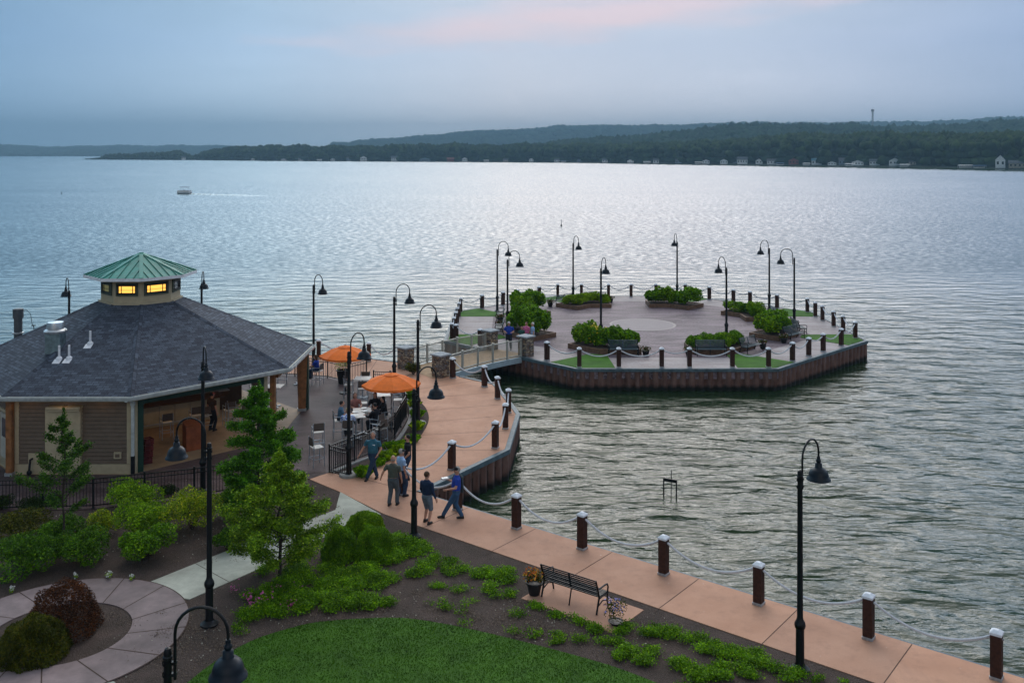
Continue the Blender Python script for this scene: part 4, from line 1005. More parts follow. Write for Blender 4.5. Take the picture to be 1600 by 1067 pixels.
for k in range(8):
    m = MB(); a = Vector((*EV[k],EZ)); b_ = Vector((*RT[k],RZ)); nn = 16
    n1 = len(m.v); V = []; Fs = []; U = []
    dd = (b_-a).normalized(); s_ = Vector((-dd.y,dd.x,0)).normalized()*.14
    for j in range(nn):
        p = a.lerp(b_, j/nn); q = a.lerp(b_, (j+1.25)/nn); up = Vector((0,0,.03)); lo = Vector((0,0,-.03))
        V = [p+s_+lo+Vector((0,0,.012)), p+up+Vector((0,0,.012)), p-s_+lo+Vector((0,0,.012)), q+s_+lo, q+up, q-s_+lo]
        m.add(V, [(0,1,4,3),(1,2,5,4),(0,2,1)], [[(j*.9,0),(j*.9,.14),(j*.9+.3,.14),(j*.9+.3,0)],[(j*.7,0),(j*.7,.14),(j*.7+.3,.14),(j*.7+.3,0)],[(0,0),(.1,0),(.1,.1)]])
    m.build('hip_cap', SHING, pav)
SOFF = simple('soffit_wood', (.22,.16,.10), .7, 0, .15, 3)
WL = oc(6.9, 2.3)
m = MB(); V = [(*p, EZ-.16) for p in EV]+[(*p, EZ-.16) for p in oc(.2,.08)]
m.add(V, [((k+1)%8, k, 8+k, 8+(k+1)%8) for k in range(8)]); m.build('soffit', SOFF, pav)
for k in range(8):
    a, b_ = Vector((*EV[k],0)), Vector((*EV[(k+1)%8],0)); d = (b_-a).normalized(); n_ = Vector((d.y,-d.x,0)); Ln = (b_-a).length
    m = MB().beam(a+Vector((0,0,EZ-.09)), b_+Vector((0,0,EZ-.09)), .05, .19); m.build('fascia', CREAM, pav)
    m = MB(); V = []; Fs = []
    prof = [(.03,.02),(.03,-.10),(.06,-.13),(.12,-.13),(.15,-.05),(.16,.02),(.145,.02),(.135,-.05),(.11,-.115),(.07,-.115),(.045,-.09),(.045,.02)]
    ex = .068
    for e, s_ in ((a,-1),(b_,1)):
        V += [e+n_*x+d*s_*x*math.tan(pi/8)+Vector((0,0,EZ+z-.01)) for x, z in prof]
    P_ = len(prof); Fs = [(j,(j+1)%P_,P_+(j+1)%P_,P_+j) for j in range(P_)]; m.add(V, Fs)
    for j in range(int(Ln/.6)): p = a+d*(.3+.6*j)+n_*.095; m.box((p.x,p.y,EZ+.012), (.025,.12,.012), rz=atan2(d.y,d.x))
    m.build('gutter', GUTTER, pav)
# walls
def wallframe(k): a, b_ = Vector((*WL[k],0)), Vector((*WL[(k+1)%8],0)); d = (b_-a).normalized(); return a, b_, d, Vector((d.y,-d.x,0)), (b_-a).length
TOPZ = EZ-.165
INSHADE = simple('inner_wall_shade', (.02,.016,.013), .8)  # near-black paints the shade indoors and the shadow lines between clapboards
def solid(k, holes=()):
    a, b_, d, n_, Ln = wallframe(k); rz = atan2(d.y,d.x)
    m = MB(); m.beam(a+n_*-.08+Vector((0,0,TOPZ/2+.18)), b_+n_*-.08+Vector((0,0,TOPZ/2+.18)), .12, TOPZ-.37); m.build('wall', INSHADE, pav)
    m = MB(); z = .42
    while z < TOPZ-.1:
        h_ = min(.138, TOPZ-z)
        segs = [(0.16, Ln-.16)]
        for (h0,h1,hz) in holes:
            if z < hz: segs = [x for s0,s1 in segs for x in ((s0,min(s1,h0)),(max(s0,h1),s1)) if x[1]-x[0] > .02]
        for s0, s1 in segs:
            p, q = a+d*s0, a+d*s1
            m.add([p+n_*.040+Vector((0,0,z)), q+n_*.040+Vector((0,0,z)), q+n_*.004+Vector((0,0,z+h_)), p+n_*.004+Vector((0,0,z+h_)), p-n_*.02+Vector((0,0,z)), q-n_*.02+Vector((0,0,z))], [(0,1,2,3),(4,5,1,0)])
        z += .155  # narrow gap bares the blackened backing as a painted shadow line
    m.build('clapboard', SIDING, pav)
    m = MB().beam(a+n_*.0+Vector((0,0,.2)), b_+n_*.0+Vector((0,0,.2)), .12, .4); m.build('plinth', CREAM, pav)
    m = MB()
    for p in (a+d*.08, b_-d*.08): m.box((p.x+n_.x*.012,p.y+n_.y*.012,TOPZ/2+.2), (.16,.075,TOPZ-.42), rz=rz)
    m.box(((a+b_)/2+n_*.014+Vector((0,0,TOPZ-.07))), (Ln-.34,.06,.13), rz=rz); m.build('wall_trim', CREAM, pav)
for k in (0, 4, 5, 6): solid(k)
solid(7, [(Ln_ := 0, 0, 0)] and [(6.5-1.75, 6.5-.5, 2.25)])
# panelled bump-out on the front wall
m = MB(); m.box((-.33,-6.99,1.45), (1.40,.22,2.3)); m.build('wall_panel', CREAM, pav, bevel=.01)
m = MB().box((-.62,-7.06,2.68), (.66,.36,.10)).box((.10,-7.06,2.68), (.60,.36,.10)).box((-.62,-7.04,2.58), (.58,.3,.09)).box((.10,-7.04,2.58), (.52,.3,.09)); m.build('panel_head', CREAM, pav, bevel=.008)
m = MB().box((-.33,-7.115,1.4), (.02,.02,2.2)); m.build('panel_seam', SIDING, pav)
m = MB().box((1.78,-6.95,.75), (.30,.07,.26)); m.build('vent_frame', CREAM, pav, bevel=.008); m = MB().box((1.78,-6.99,.75), (.17,.02,.13)); m.build('vent_grille', SIDING, pav)
m = MB().box((-1.55,-6.93,.62), (.42,.05,.42)); m.build('hose_plate', CREAM, pav)
m = MB().tube([(-1.6,-6.95,.62),(-1.6,-7.12,.62),(-1.6,-7.16,.45),(-1.62,-7.16,.2)], .045, 8).lathe([(.05,.2),(.09,.2),(.10,.1),(.06,.05),(0,.05)], 10, (-1.62,-7.16,0)); m.build('hose_bib', BLACK, pav, True)
# door in the left diagonal wall
a, b_, d, n_, Ln = wallframe(7); rz = atan2(d.y,d.x)
DW = simple('door_cream', (.44,.42,.36), .5)
p = b_-d*1.12+n_*.03; o = MB().box((p.x,p.y,1.12), (1.0,.06,2.1), rz=rz).build('door', DW, pav, bevel=.006)
q = p+n_*.035; MB().box((q.x,q.y,1.62), (.55,.02,.75), rz=rz).build('door_glass', GLS, o)
q = p+n_*.06+d*.4; MB().ell((q.x,q.y,1.02), (.04,.04,.04)).build('handle', ZINC, o, True)
m = MB()
for s_ in (-.57,.57): q = p+d*s_; m.box((q.x,q.y,1.12), (.13,.1,2.24), rz=rz)
m.box((p.x,p.y,2.3), (1.27,.1,.13), rz=rz); m.build('door_frame', CREAM, pav)
# corner posts and the open bar side
POSTW = WARMWOOD
def postat(x, y, w0, w1, mat, name='timber_post', rz=0):
    m = MB(); c_, s_ = cos(rz), sin(rz); V = []
    for z, w_ in ((.12,w0),(TOPZ,w1)):
        for sx, sy in ((-1,-1),(1,-1),(1,1),(-1,1)): V.append((x+w_/2*sx*c_-.11*sy*s_, y+w_/2*sx*s_+.11*sy*c_, z))
    m.add(V, [(0,3,2,1),(4,5,6,7),(0,1,5,4),(1,2,6,5),(2,3,7,6),(3,0,4,7)]); o = m.build(name, mat, pav, bevel=.01)
    MB().box((x,y,.06), (w0+.06,.28,.13), rz=rz).build('post_shoe', ZINC, pav)
postat(-2.42,-7.08,.24,.24,POSTW); postat(6.75,-2.25,.26,.26,POSTW,rz=pi/2)
postat(7.02,2.35,.34,.52,POSTW,rz=radians(20)); postat(2.5,6.95,.3,.3,POSTW); 
m = MB().box((7.22,2.62,TOPZ/2), (.14,.3,TOPZ)); m.build('green_jamb', GREENF, pav)
a, b_, d, n_, Ln = wallframe(1); rz = atan2(d.y,d.x)
m = MB()
for s0, wd in ((.12,.2),): q = a+d*s0; m.box((q.x,q.y,TOPZ/2), (wd,.16,TOPZ), rz=rz)
m.build('opening_trim', CREAM, pav); q = b_-d*.55; MB().box((q.x,q.y,TOPZ/2), (.16,.16,TOPZ), rz=rz).build('opening_trim', CREAM, pav)
m = MB()
for s0 in (.34, Ln-.78): q = a+d*s0; m.box((q.x,q.y,TOPZ/2), (.22,.2,TOPZ), rz=rz)
p, q = a+d*.23, b_-d*.67; m.beam(p+Vector((0,0,TOPZ-.17)), q+Vector((0,0,TOPZ-.17)), .22, .3); m.build('green_frame', GREENF, pav)
for k in (2,3): 
    a, b_, d, n_, Ln = wallframe(k); MB().beam(a+Vector((0,0,TOPZ-.16)), b_+Vector((0,0,TOPZ-.16)), .2, .3).build('header_beam', POSTW, pav)
# downspout
x, y = WL[1]; m = MB().box((x+.12,y-.16,1.75), (.11,.09,2.05)).box((x+.12,y-.16,2.86), (.16,.13,.2)).beam((x+.12,y-.16,2.9), (x+.06,y-.7,3.06), .09,.09); m.build('downspout', GUTTER, pav, bevel=.01)
MB().box((x+.12,y-.16,.4), (.13,.11,.72)).build('downspout_boot', BLACK, pav)
tag(MB().prism([(PC.x+p[0],PC.y+p[1]) for p in oc(7.0,2.35)], 0, .014).build('pavilion_floor', simple('tan_floor', (.30,.20,.115), .6, 0, .2, 1.5, obj=False)), kind='structure')
# cupola
CW = oc(1.62, .62)
m = MB().prism(CW, RZ-.25, 7.06); m.build('cupola_wall', CREAM, pav)
m = MB().prism(oc(1.74,.66), RZ-.25, RZ+.07); m.build('cupola_skirt', CREAM, pav)
GLOW = emis('lit_window', (1.0,.52,.09), 1.0); GDIM = emis('dim_window', (.22,.20,.08), .25); GGR = simple('grey_pane', (.22,.24,.24), .2, spec=.7)
SAGE = simple('sage_frame', (.07,.085,.065), .6)
for k in range(8):
    a, b_ = Vector((*CW[k],0)), Vector((*CW[(k+1)%8],0)); d = (b_-a).normalized(); n_ = Vector((d.y,-d.x,0)); Ln = (b_-a).length; c_ = (a+b_)/2; rz = atan2(d.y,d.x)
    ww = Ln*.80; zc = 6.55
    fr = MB()
    for (x, z, w_, h_) in ((0,zc+.25,ww,.09),(0,zc-.25,ww,.09),(-ww/2+.045,zc,.09,.41),(ww/2-.045,zc,.09,.41)):
        q = c_+d*x+n_*.03; fr.box((q.x,q.y,z), (w_,.07,h_), rz=rz)
    f_ = fr.build('window', SAGE, pav)
    q = c_+n_*.012; MB().box((q.x,q.y,zc), (ww-.18,.012,.41), rz=rz).build('pane', {0:GLOW,1:GLOW,7:GDIM}.get(k, GGR), f_)
    mu = MB()
    for x in (-.36,.36): q = c_+d*x*ww*.72+n_*.03; mu.box((q.x,q.y,zc), (.03,.03,.41), rz=rz)
    for z in (zc-.03,zc+.15,zc-.16): q = c_+n_*.03; mu.box((q.x,q.y,z), (ww-.18,.022,.014), rz=rz)
    for z, h_ in ((zc+.19,.075),(zc-.19,.075)): q = c_+n_*.04; mu.box((q.x,q.y,z), (ww-.1,.05,h_), rz=rz)
    for x in (-1,1): q = c_+d*x*(ww/2-.105)+n_*.04; mu.box((q.x,q.y,zc), (.045,.05,.36), rz=rz)
    mu.build('sash', BLACK, f_)
CE = oc(2.3,.9); AZ = 8.04
m = MB(); V = [(*p,7.13) for p in CE]+[(0,0,AZ)]; m.add(V, [(k,(k+1)%8,8) for k in range(8)])
m.build('cupola_roof', GREENM, pav)
for k in range(8):
    a, b_ = Vector((*CE[k],7.13)), Vector((*CE[(k+1)%8],7.13)); d = (b_-a).normalized(); ap = Vector((0,0,AZ)); Ln = (b_-a).length; mid = (a+b_)/2
    nrm = (b_-a).cross(ap-a).normalized()
    m = MB(); nr = max(3, int(Ln/.3))
    for j in range(1, nr):
        s_ = j/nr; p = a.lerp(b_, s_); tt = 1-abs(2*s_-1); up = (ap-mid); q = p+up*tt*.97
        m.beam(p+nrm*.015, q+nrm*.015, .022, .04, nrm)
    m.build('standing_seam', simple('seam_dark', (.03,.16,.13), .5), pav)
    MB().beam(a+Vector((0,0,.02)), ap+Vector((0,0,.02)), .17, .025).build('cupola_hip', GREENM, pav)
    MB().beam(a-Vector((0,0,.07)), b_-Vector((0,0,.07)), .04, .13).build('cupola_fascia', WHITEP, pav)
m = MB().prism(oc(2.28,.89), 7.045, 7.06); m.build('cupola_soffit', CREAM, pav)
# roof equipment: belongs to the pavilion roof
p = Vector((-6.45,1.3,0)); z0 = roofz(p.x,p.y)-.1
MB().lathe([(.19,z0),(.19,4.75),(.20,4.75),(.24,4.76),(.24,5.2),(.20,5.22),(0,5.22)], 16, (p.x,p.y,0)).build('flue_pipe', simple('flue_grey', (.10,.11,.12), .5, .4), pav, True)
MB().lathe([(.19,4.02),(.27,4.02),(.27,4.07),(.19,4.09)], 16, (p.x,p.y,0)).build('flue_collar', ZINC, pav, True)
MB().tube([(p.x+.2,p.y,5.12),(p.x+.42,p.y,5.15),(p.x+.6,p.y,4.95),(p.x+.66,p.y,4.55),(p.x+.72,p.y,4.35)], .014, 6).build('cable', BLACK, pav, True)
MB().tube([(p.x+.8,p.y,roofz(p.x+.8,p.y)-.1),(p.x+.74,p.y,4.4)], .02, 6).box((p.x+.74,p.y,4.4), (.2,.05,.04)).build('aerial', BLACK, pav)
p = roofhit(84, 549); 
MB().box((p.x,p.y+.15,p.z+.32), (.62,.62,.85)).build('fan_curb', simple('galvanised', (.24,.32,.34), .35, .6, .3, 4), pav, bevel=.02)
MB().lathe([(.30,.72),(.42,.76),(.46,.84),(.40,.90),(.34,.92),(.34,1.12),(.32,1.2),(0,1.24)], 24, (p.x,p.y+.15,p.z)).build('exhaust_fan', simple('spun_aluminium', (.55,.57,.58), .3, .7), pav, True)
for px, py in ((92.4,561.5),(108,561),(141,538)):
    p = roofhit(px, py); MB().lathe([(.045,-.1),(.045,.56),(0,.56)], 12, p).build('vent_pipe', WHITEP, pav, True)
    MB().lathe([(.13,-.08),(.12,.06),(.055,.12)], 12, p).box((p.x-.02,p.y-.15,p.z-.06), (.3,.3,.02), rx=radians(25)).build('pipe_boot', WHITEP, pav)
# bar lights hanging inside, and small soffit downlights
BULB = emis('warm_bulb', (1, .62, .28), 2.5)
def warm(x, y, z, W, name='pendant_light', r=.05):
    MB().ell((x,y,z), (r,r,r*1.2)).build(name, BULB, pav, True)
    l = bpy.data.lights.new('warm_light', 'POINT'); l.energy = W; l.color = (1,.60,.26); l.shadow_soft_size = .08
    o = bpy.data.objects.new('warm_light', l); COL.objects.link(o); o.parent = pav; o.location = (x,y,z-.10)
for x, y, W in ((1.6,-1.6,11),(3.6,.2,10),(4.6,-2.2,5),(-.5,-.5,4)):
    MB().tube([(x,y,TOPZ),(x,y,2.6)], .012, 6).lathe([(.03,2.66),(.17,2.5),(.165,2.5)], 12, (x,y,0)).build('pendant_shade', BLACK, pav)
    warm(x, y, 2.52, W)
for x in (-1.7,-.25,1.2): warm(x, -7.36, EZ-.17, .9, 'soffit_light', .03)
# ------------------------------------------------------------ bar furniture
def rot2(x, y, a): return x*cos(a)-y*sin(a), x*sin(a)+y*cos(a)
ba = radians(33.7); r_ = empty('bar_counter', (-15.6,44.6,.014), ba); tag(r_, 'long bar counter with cream front panels under the pavilion roof', 'bar')
MB().box((-.2,.42,.5), (4.2,.75,1.0)).build('bar_front', CREAM, r_, bevel=.01)
MB().box((-.2,.34,1.04), (4.5,1.05,.06)).build('bar_top', simple('dark_wood', (.05,.028,.016), .35), r_, bevel=.01)
m = MB()
for x in (-1.6,-.9,-.2,.5,1.2): m.box((x,.035,.52), (.04,.02,.8))
m.build('panel_batten', simple('batten', (.30,.26,.2), .6), r_)
MB().tube([(-2.2,-.12,.18),(1.8,-.12,.18)], .025, 8).build('foot_rail', ZINC, r_)
r_ = empty('back_bar', (-15.9,46.5,.014), ba); tag(r_, 'dark shelved back bar with rows of bottles behind the counter', 'shelf')
DWD = MATS['dark_wood']
m = MB().box((0,.35,1.2), (5.6,.1,2.9)).box((0,0,.45), (4.0,.6,.9)).box((0,-.1,2.72),(5.6,1.2,.4));  # outsized back sheet and overhead box added to darken the upper interior
for z in (1.25,1.6,1.95,2.38): m.box((0,.15,z), (4.0,.34,.04))
m.build('shelf_case_and_shade', DWD, r_)
for j in range(4): MB().box((-1.5+j,-.02,.92), (.98,.64,.04)).build('counter_top', simple('steel_top', (.35,.36,.37), .35, .6), r_)
BG = [simple('bottle_green', (.03,.08,.04), .15, spec=.8), simple('bottle_amber', (.20,.07,.015), .15, spec=.8), simple('bottle_clear', (.35,.38,.38), .12, spec=.8)]
bm_ = MB().lathe([(0,0),(.035,0),(.035,.17),(.013,.22),(.013,.29),(0,.29)], 8); bo = None; cnt_b = 0
for z, zn in ((1.27,'lower'),(1.62,'middle'),(1.97,'upper')):
    for j in range(14):
        x = -1.8+j*.27+R.uniform(-.03,.03); X, Y = rot2(x, .1, ba)
        o = bm_.build('bottle', BG[(j*7+int(z*10))%3]) if bo is None or True else None
        o.location = (-15.9+X, 46.5+Y, z+.014); tag(o, 'small bottle on the %s shelf of the back bar, %s from the left' % (zn, nth(j+1)), 'bottle', 'bottles on the dark back bar shelves')
# podium
g = G(300,702); r_ = empty('host_podium', (g.x,g.y,.014), radians(38)); tag(r_, 'reddish wooden host stand inside the open pavilion front', 'podium')
RW = simple('red_wood', (.26,.075,.03), .5, 0, .25, 3)
m = MB().box((-.31,.0,.55), (.04,.5,1.1)).box((.31,0,.55), (.04,.5,1.1)).box((0,-.24,.55), (.62,.03,1.1)).box((0,0,.05), (.6,.46,.05)); m.build('podium_body', RW, r_, bevel=.005)
MB().box((0,0,.6), (.58,.44,.03)).build('inner_shelf', RW, r_); MB().box((0,.0,1.14), (.72,.58,.04), rx=radians(12)).build('slanted_top', RW, r_, bevel=.005)
# dark red stacked crates inside the left jamb
DR = simple('dark_red', (.13,.02,.02), .6, 0, .3, 6)
for j in range(4):
    o = empty('red_crate', (-15.0+.02*j, 39.0, .014+.26*j), radians(40)); tag(o, 'dark red slatted crate inside the left jamb, %s in its stack' % ['bottom','second up','third up','topmost'][j], 'crate', 'stack of red crates')
    m = MB()
    for z in (.04,.12,.20):
        for (x,y,dx,dy) in ((0,-.2,.34,.02),(0,.2,.34,.02),(-.17,0,.02,.4),(.17,0,.02,.4)): m.box((x,y,z), (dx,dy,.055))
    for x in (-.15,.15):
        for y in (-.17,.17): m.box((x,y,.125), (.04,.03,.24))
    m.build('crate_slats', DR, o); MB().box((0,0,.02), (.32,.38,.02)).build('crate_floor', DR, o)
# ------------------------------------------------------------ patio furniture
def mk_chair():
    r_ = empty('bar_chair'); tag(r_, 'x', 'chair')
    for sx in (-1,1):
        MB().tube([(sx*.24,.22,0),(sx*.23,.21,.72),(sx*.235,.20,.92)], .016, 6).build('leg', CHFRAME, r_)
        MB().tube([(sx*.24,-.26,0),(sx*.23,-.22,.72),(sx*.23,-.27,1.16)], .016, 6).build('leg', CHFRAME, r_)
        MB().tube([(sx*.235,.22,.93),(sx*.24,.0,.945),(sx*.235,-.25,.95)], .018, 6).build('armrest', CHFRAME, r_)
    MB().tube([(-.24,.22,.30),(.24,.22,.30)], .013, 6).tube([(-.24,.22,.3),(-.24,-.25,.3)], .012, 6).tube([(.24,.22,.3),(.24,-.25,.3)], .012, 6).tube([(-.24,-.25,.3),(.24,-.25,.3)], .012, 6).build('footrest', CHFRAME, r_)
    MB().box((0,0,.735), (.46,.44,.03)).build('seat', SEATC, r_, bevel=.008)
    MB().box((0,-.255,.99), (.44,.022,.32), rx=radians(-6)).build('backrest', SLING, r_, bevel=.006)
    return r_
CH = Proto(mk_chair())
def mk_table():
    r_ = empty('high_table'); tag(r_, 'x', 'table')
    MB().box((0,0,1.035), (.82,.82,.035)).build('table_top', TABLET, r_, bevel=.008)
    MB().tube([(0,0,.05),(0,0,1.02)], .035, 8).build('pedestal', CHFRAME, r_)
    MB().box((0,0,.025), (.7,.07,.04), rz=pi/4).box((0,0,.028), (.7,.07,.04), rz=-pi/4).build('cross_base', CHFRAME, r_)
    return r_
TB = Proto(mk_table())
def chair(x, y, deg, label): return CH.put((x,y,.012), radians(deg), label, 'metal bar chairs on the terrace')
def tableat(x, y, deg, label): return TB.put((x,y,.012), radians(deg), label, 'high tables on the terrace')
tableat(-6.95,42.3,12,'high table with plates, end nearest the fence, among the seated diners'); tableat(-6.8,43.15,12,'high table with plates, far end, among the seated diners')
tableat(-7.75,49.3,0,'empty pale high table beside the far umbrella'); tableat(-6.3,46.0,10,'empty pale high table behind the near orange umbrella')
for i, (x, y, dg, lab) in enumerate([(-8.35,40.9,20,'empty bar chair left of the woman in the blue patterned top'),(-7.95,38.75,-55,'empty bar chair alone by the fence corner'),
    (-7.15,41.35,8,'bar chair under the woman in the blue patterned top'),(-7.75,42.6,-75,'bar chair under the diner in the light blue shirt'),(-7.3,44.15,-160,'bar chair under the long haired woman at the far left of the table'),
    (-6.35,44.25,175,'bar chair under the black haired woman at the far end'),(-5.75,43.4,100,'bar chair by the fence under the pale faced woman in black'),(-6.0,42.2,60,'bar chair under the diner in the black jacket'),
    (-5.75,41.35,50,'empty bar chair nearest the fence curve'),(-8.45,49.2,-85,'empty bar chair left of the far pale table'),(-7.75,50.05,180,'empty bar chair behind the far pale table'),(-7.0,49.3,90,'empty bar chair right of the far pale table'),
    (-7.6,48.4,5,'empty bar chair in front of the far pale table'),(-7.15,45.6,-80,'empty bar chair left of the table behind the near umbrella'),(-6.25,45.15,0,'empty bar chair in front of the table behind the near umbrella'),(-5.55,46.2,95,'empty bar chair right of the table behind the near umbrella'),
    (-10.7,52.3,75,'bar chair of the diner in blue beyond the pavilion corner'),(-12.6,52.2,-80,'bar chair left of the diner in blue beyond the pavilion corner'),(-13.2,48.8,30,'bar chair seen between the pavilion posts')]): chair(x, y, dg, lab)
tableat(-11.7,52.3,0,'high table beyond the pavilion corner beside the diner in blue')
tableat(-12.35,44.6,20,'high table inside the pavilion behind the tall dark tree'); tableat(-11.9,47.6,0,'high table inside the pavilion near its far right posts')
for x_, y_, d_, l_ in ((-12.95,44.2,-70,'bar chair inside the pavilion left of the indoor table'),(-12.2,43.8,10,'bar chair inside the pavilion in front of the indoor table'),(-11.75,44.9,110,'bar chair inside the pavilion right of the indoor table'),(-12.5,47.9,-90,'bar chair left of the far indoor table'),(-11.9,46.9,5,'bar chair in front of the far indoor table')): CH.put((x_,y_,.016), radians(d_), l_, 'chairs inside the pavilion')
st = Proto(mk_chair())
for i, (px, py, z, lab) in enumerate([(260,658.6,.75,'bar stool nearest the left jamb, yellow lit seat'),(305,648,.75,'second bar stool from the left jamb'),(325,647,.75,'third bar stool from the left jamb'),(358,640,.75,'bar stool farthest right at the counter')]):
    g = G(px,py,z); st.put((g.x,g.y,.014), radians(33), lab, 'stools at the bar counter')
def umbrella(x, y, label):
    r_ = empty('patio_umbrella', (x,y,.012), radians(11)); tag(r_, label, 'umbrella', 'orange patio umbrellas')
    rr, zt, zr = 1.36, 2.50, 2.02; m = MB(); V = []; Fs = []; n = 8; sub = 4; rings = [(.28,zt-.06),(.6,zt-.155),(1.0,zt-.30),(rr,zr)]
    for (q, z) in rings:
        for k in range(n*sub):
            a = 2*pi*k/(n*sub); f = (k % sub)/sub; sag = sin(pi*f)
            rad = q*(cos(pi/8)/cos((f-.5)*pi/4)); V.append((rad*cos(a), rad*sin(a), z-.035*sag*(q/rr)))
    for j in range(3):
        for k in range(n*sub): Fs.append((j*n*sub+k, (j+1)*n*sub+k, (j+1)*n*sub+(k+1)%(n*sub), j*n*sub+(k+1)%(n*sub)))
    m.add(V, Fs)
    V = [(v[0]*1.002, v[1]*1.002, v[2]-(.10 if i >= 3*n*sub else 0)) for i, v in enumerate(V) if i >= 3*n*sub]; top = [(v[0],v[1],v[2]+.10) for v in V]
    m.add(V+top, [(k,(k+1)%(n*sub),n*sub+(k+1)%(n*sub),n*sub+k) for k in range(n*sub)])
    cn = m.build('canopy', ORANGE, r_, True, ang=20)
    mm = MB(); VV = []
    for (q, z) in ((.36,zt-.055),(.02,zt+.03)):
        for k in range(n): a = 2*pi*k/n; VV.append((q*cos(a),q*sin(a),z))
    mm.add(VV, [(k,(k+1)%n,n+(k+1)%n,n+k) for k in range(n)]); mm.build('vent_cap', ORANGE, cn)
    for k in range(n): a = 2*pi*k/n; MB().tube([(.05*cos(a),.05*sin(a),zt-.05),(rr*.985*cos(a),rr*.985*sin(a),zr-.02)], .012, 5).build('rib', BLACK, r_)
    MB().tube([(0,0,.05),(0,0,zt+.05)], .024, 8).lathe([(0,zt+.12),(.03,zt+.08),(.02,zt+.03)][::-1], 8).build('pole', simple('pole_grey', (.2,.2,.2), .4, .5), r_)
    MB().lathe([(.30,0),(.30,.05),(.10,.09),(.05,.3),(0,.3)], 20).build('umbrella_base', POT, r_, True)
umbrella(-8.85,50.4,'far orange patio umbrella beside the flower pot'); umbrella(-5.6,44.1,'near orange patio umbrella over the diners by the fence')
PLT = simple('plate_white', (.75,.75,.74), .3)
for i, (x, y) in enumerate([(-7.05,42.75),(-6.65,42.95),(-6.75,43.4),(-7.0,42.15)]):
    o = MB().lathe([(0,.008),(.09,.008),(.15,.028),(.155,.026),(.09,0),(0,0)], 20).build('plate', PLT, None, True); o.location = (x,y,1.068)
    tag(o, 'white dinner plate on the high table, %s from the fence end' % nth({3:1,0:2,1:3,2:4}[i]), 'plate', 'plates on the dining table')
# ------------------------------------------------------------ garden shrubs
GS = 'rounded shrubs of the garden bed'
pshrub(205,812,82,754,L_RHO,'rounded green shrub touching the black fence, topmost of the shrub bank',group=GS,n=3400,seed=1)
pshrub(222,858,92,788,L_RHO,'broad green shrub in the middle of the shrub bank',group=GS,n=3600,seed=2)
pshrub(226,889,74,828,L_MID,'low bright green shrub beside the bare mulch, nearest the pale path',group=GS,n=3400,seed=3,ls=.085)
pshrub(300,842,84,768,L_RHOY,'tall yellow green shrub on thin stems left of the lamp post',group=GS,n=3600,seed=4,ls=.07)
pshrub(131,898,88,828,L_DARK,'dark green shrub at the foot of the slim young tree',group=GS,n=3600,seed=5)
pshrub(38,915,112,846,L_DARK,'large dark green shrub at the left edge above the round walk',group=GS,n=4200,seed=6,ls=.08)
pshrub(30,862,92,806,L_OLV,'brownish green shrub at the left edge, second row',group=GS,n=3000,seed=7)
pshrub(160,842,42,795,L_RHOY,'small yellow leaved shrub behind the slim young tree',group=GS,n=1800,seed=8,ls=.06)
pshrub(52,806,46,778,L_YEW,'low dark yew beside the black fence post',group=GS,n=2200,seed=9,ls=.05)
pshrub(2,803,36,775,L_YEW,'low dark yew cut by the left edge at the fence',group=GS,n=1800,seed=10,ls=.05)
pshrub(262,776,30,762,L_YEW,'tiny dark yew behind the yellow green shrub',group=GS,n=1200,seed=11,ls=.05)
pshrub(368,818,64,762,L_DARK,'dark shrub under the tall dark tree by the lamp post',group=GS,n=3200,seed=12)
pshrub(95,866,70,812,L_DARK,'dark shrub hidden behind the slim tree trunk',group=GS,n=2600,seed=13)
pshrub(356,880-14,40,828,L_DARK,'small dark shrub behind the big pale green tree at left',group=GS,n=1600,seed=14)
FS = 'fine leaved mounds beside the big tree'
for px, by, wd, ty, sd, lab in ((530,880,56,822,21,'fine leaved mound nearest the big tree trunk'),(584,880,64,824,22,'fine leaved mound at front right of the three'),(570,838,62,803,23,'fine leaved mound at the back of the three, by the pale path')):
    pshrub(px,by,wd,ty,L_RHO if sd == 23 else L_MID,lab,group=FS,n=7500,seed=sd,ls=.10,up=0,flat=1.3,asp=.16,dome=True,stems=False)
pshrub(100,1006,106,912,L_RED,'dark red laceleaf maple in the round bed',name='laceleaf_maple',n=7000,seed=31,ls=.075,dome=True,asp=.3)
pshrub(52,1044,104,968,L_OLV,'drooping olive green laceleaf shrub in front of the red maple',name='laceleaf_shrub',n=8000,seed=32,ls=.11,flat=1.2,up=0,asp=.2,dome=True)
for i, (px, by, mt, lab) in enumerate(((170,903,F_WH,'small clump of white flowers above the round walk'),(118,904,F_WH,'tiny white flower clump left of the bigger white clump'),(18,925,F_WH,'tiny white flower clump near the left edge'),(206,906,F_WH,'tiny pale flower clump right of the bigger white clump'))):
    g = G(px,by); r_ = empty('flower_clump', g); tag(r_, lab, 'flowers')
    P = shrubP(.20 if i == 0 else .11,.16,160,4,40+i); leafobj('foliage', P, .05, L_LIME, r_); P = shrubP(.20 if i == 0 else .1,.2,70,4,50+i); leafobj('petals', P, .045, mt, r_, asp=.9)
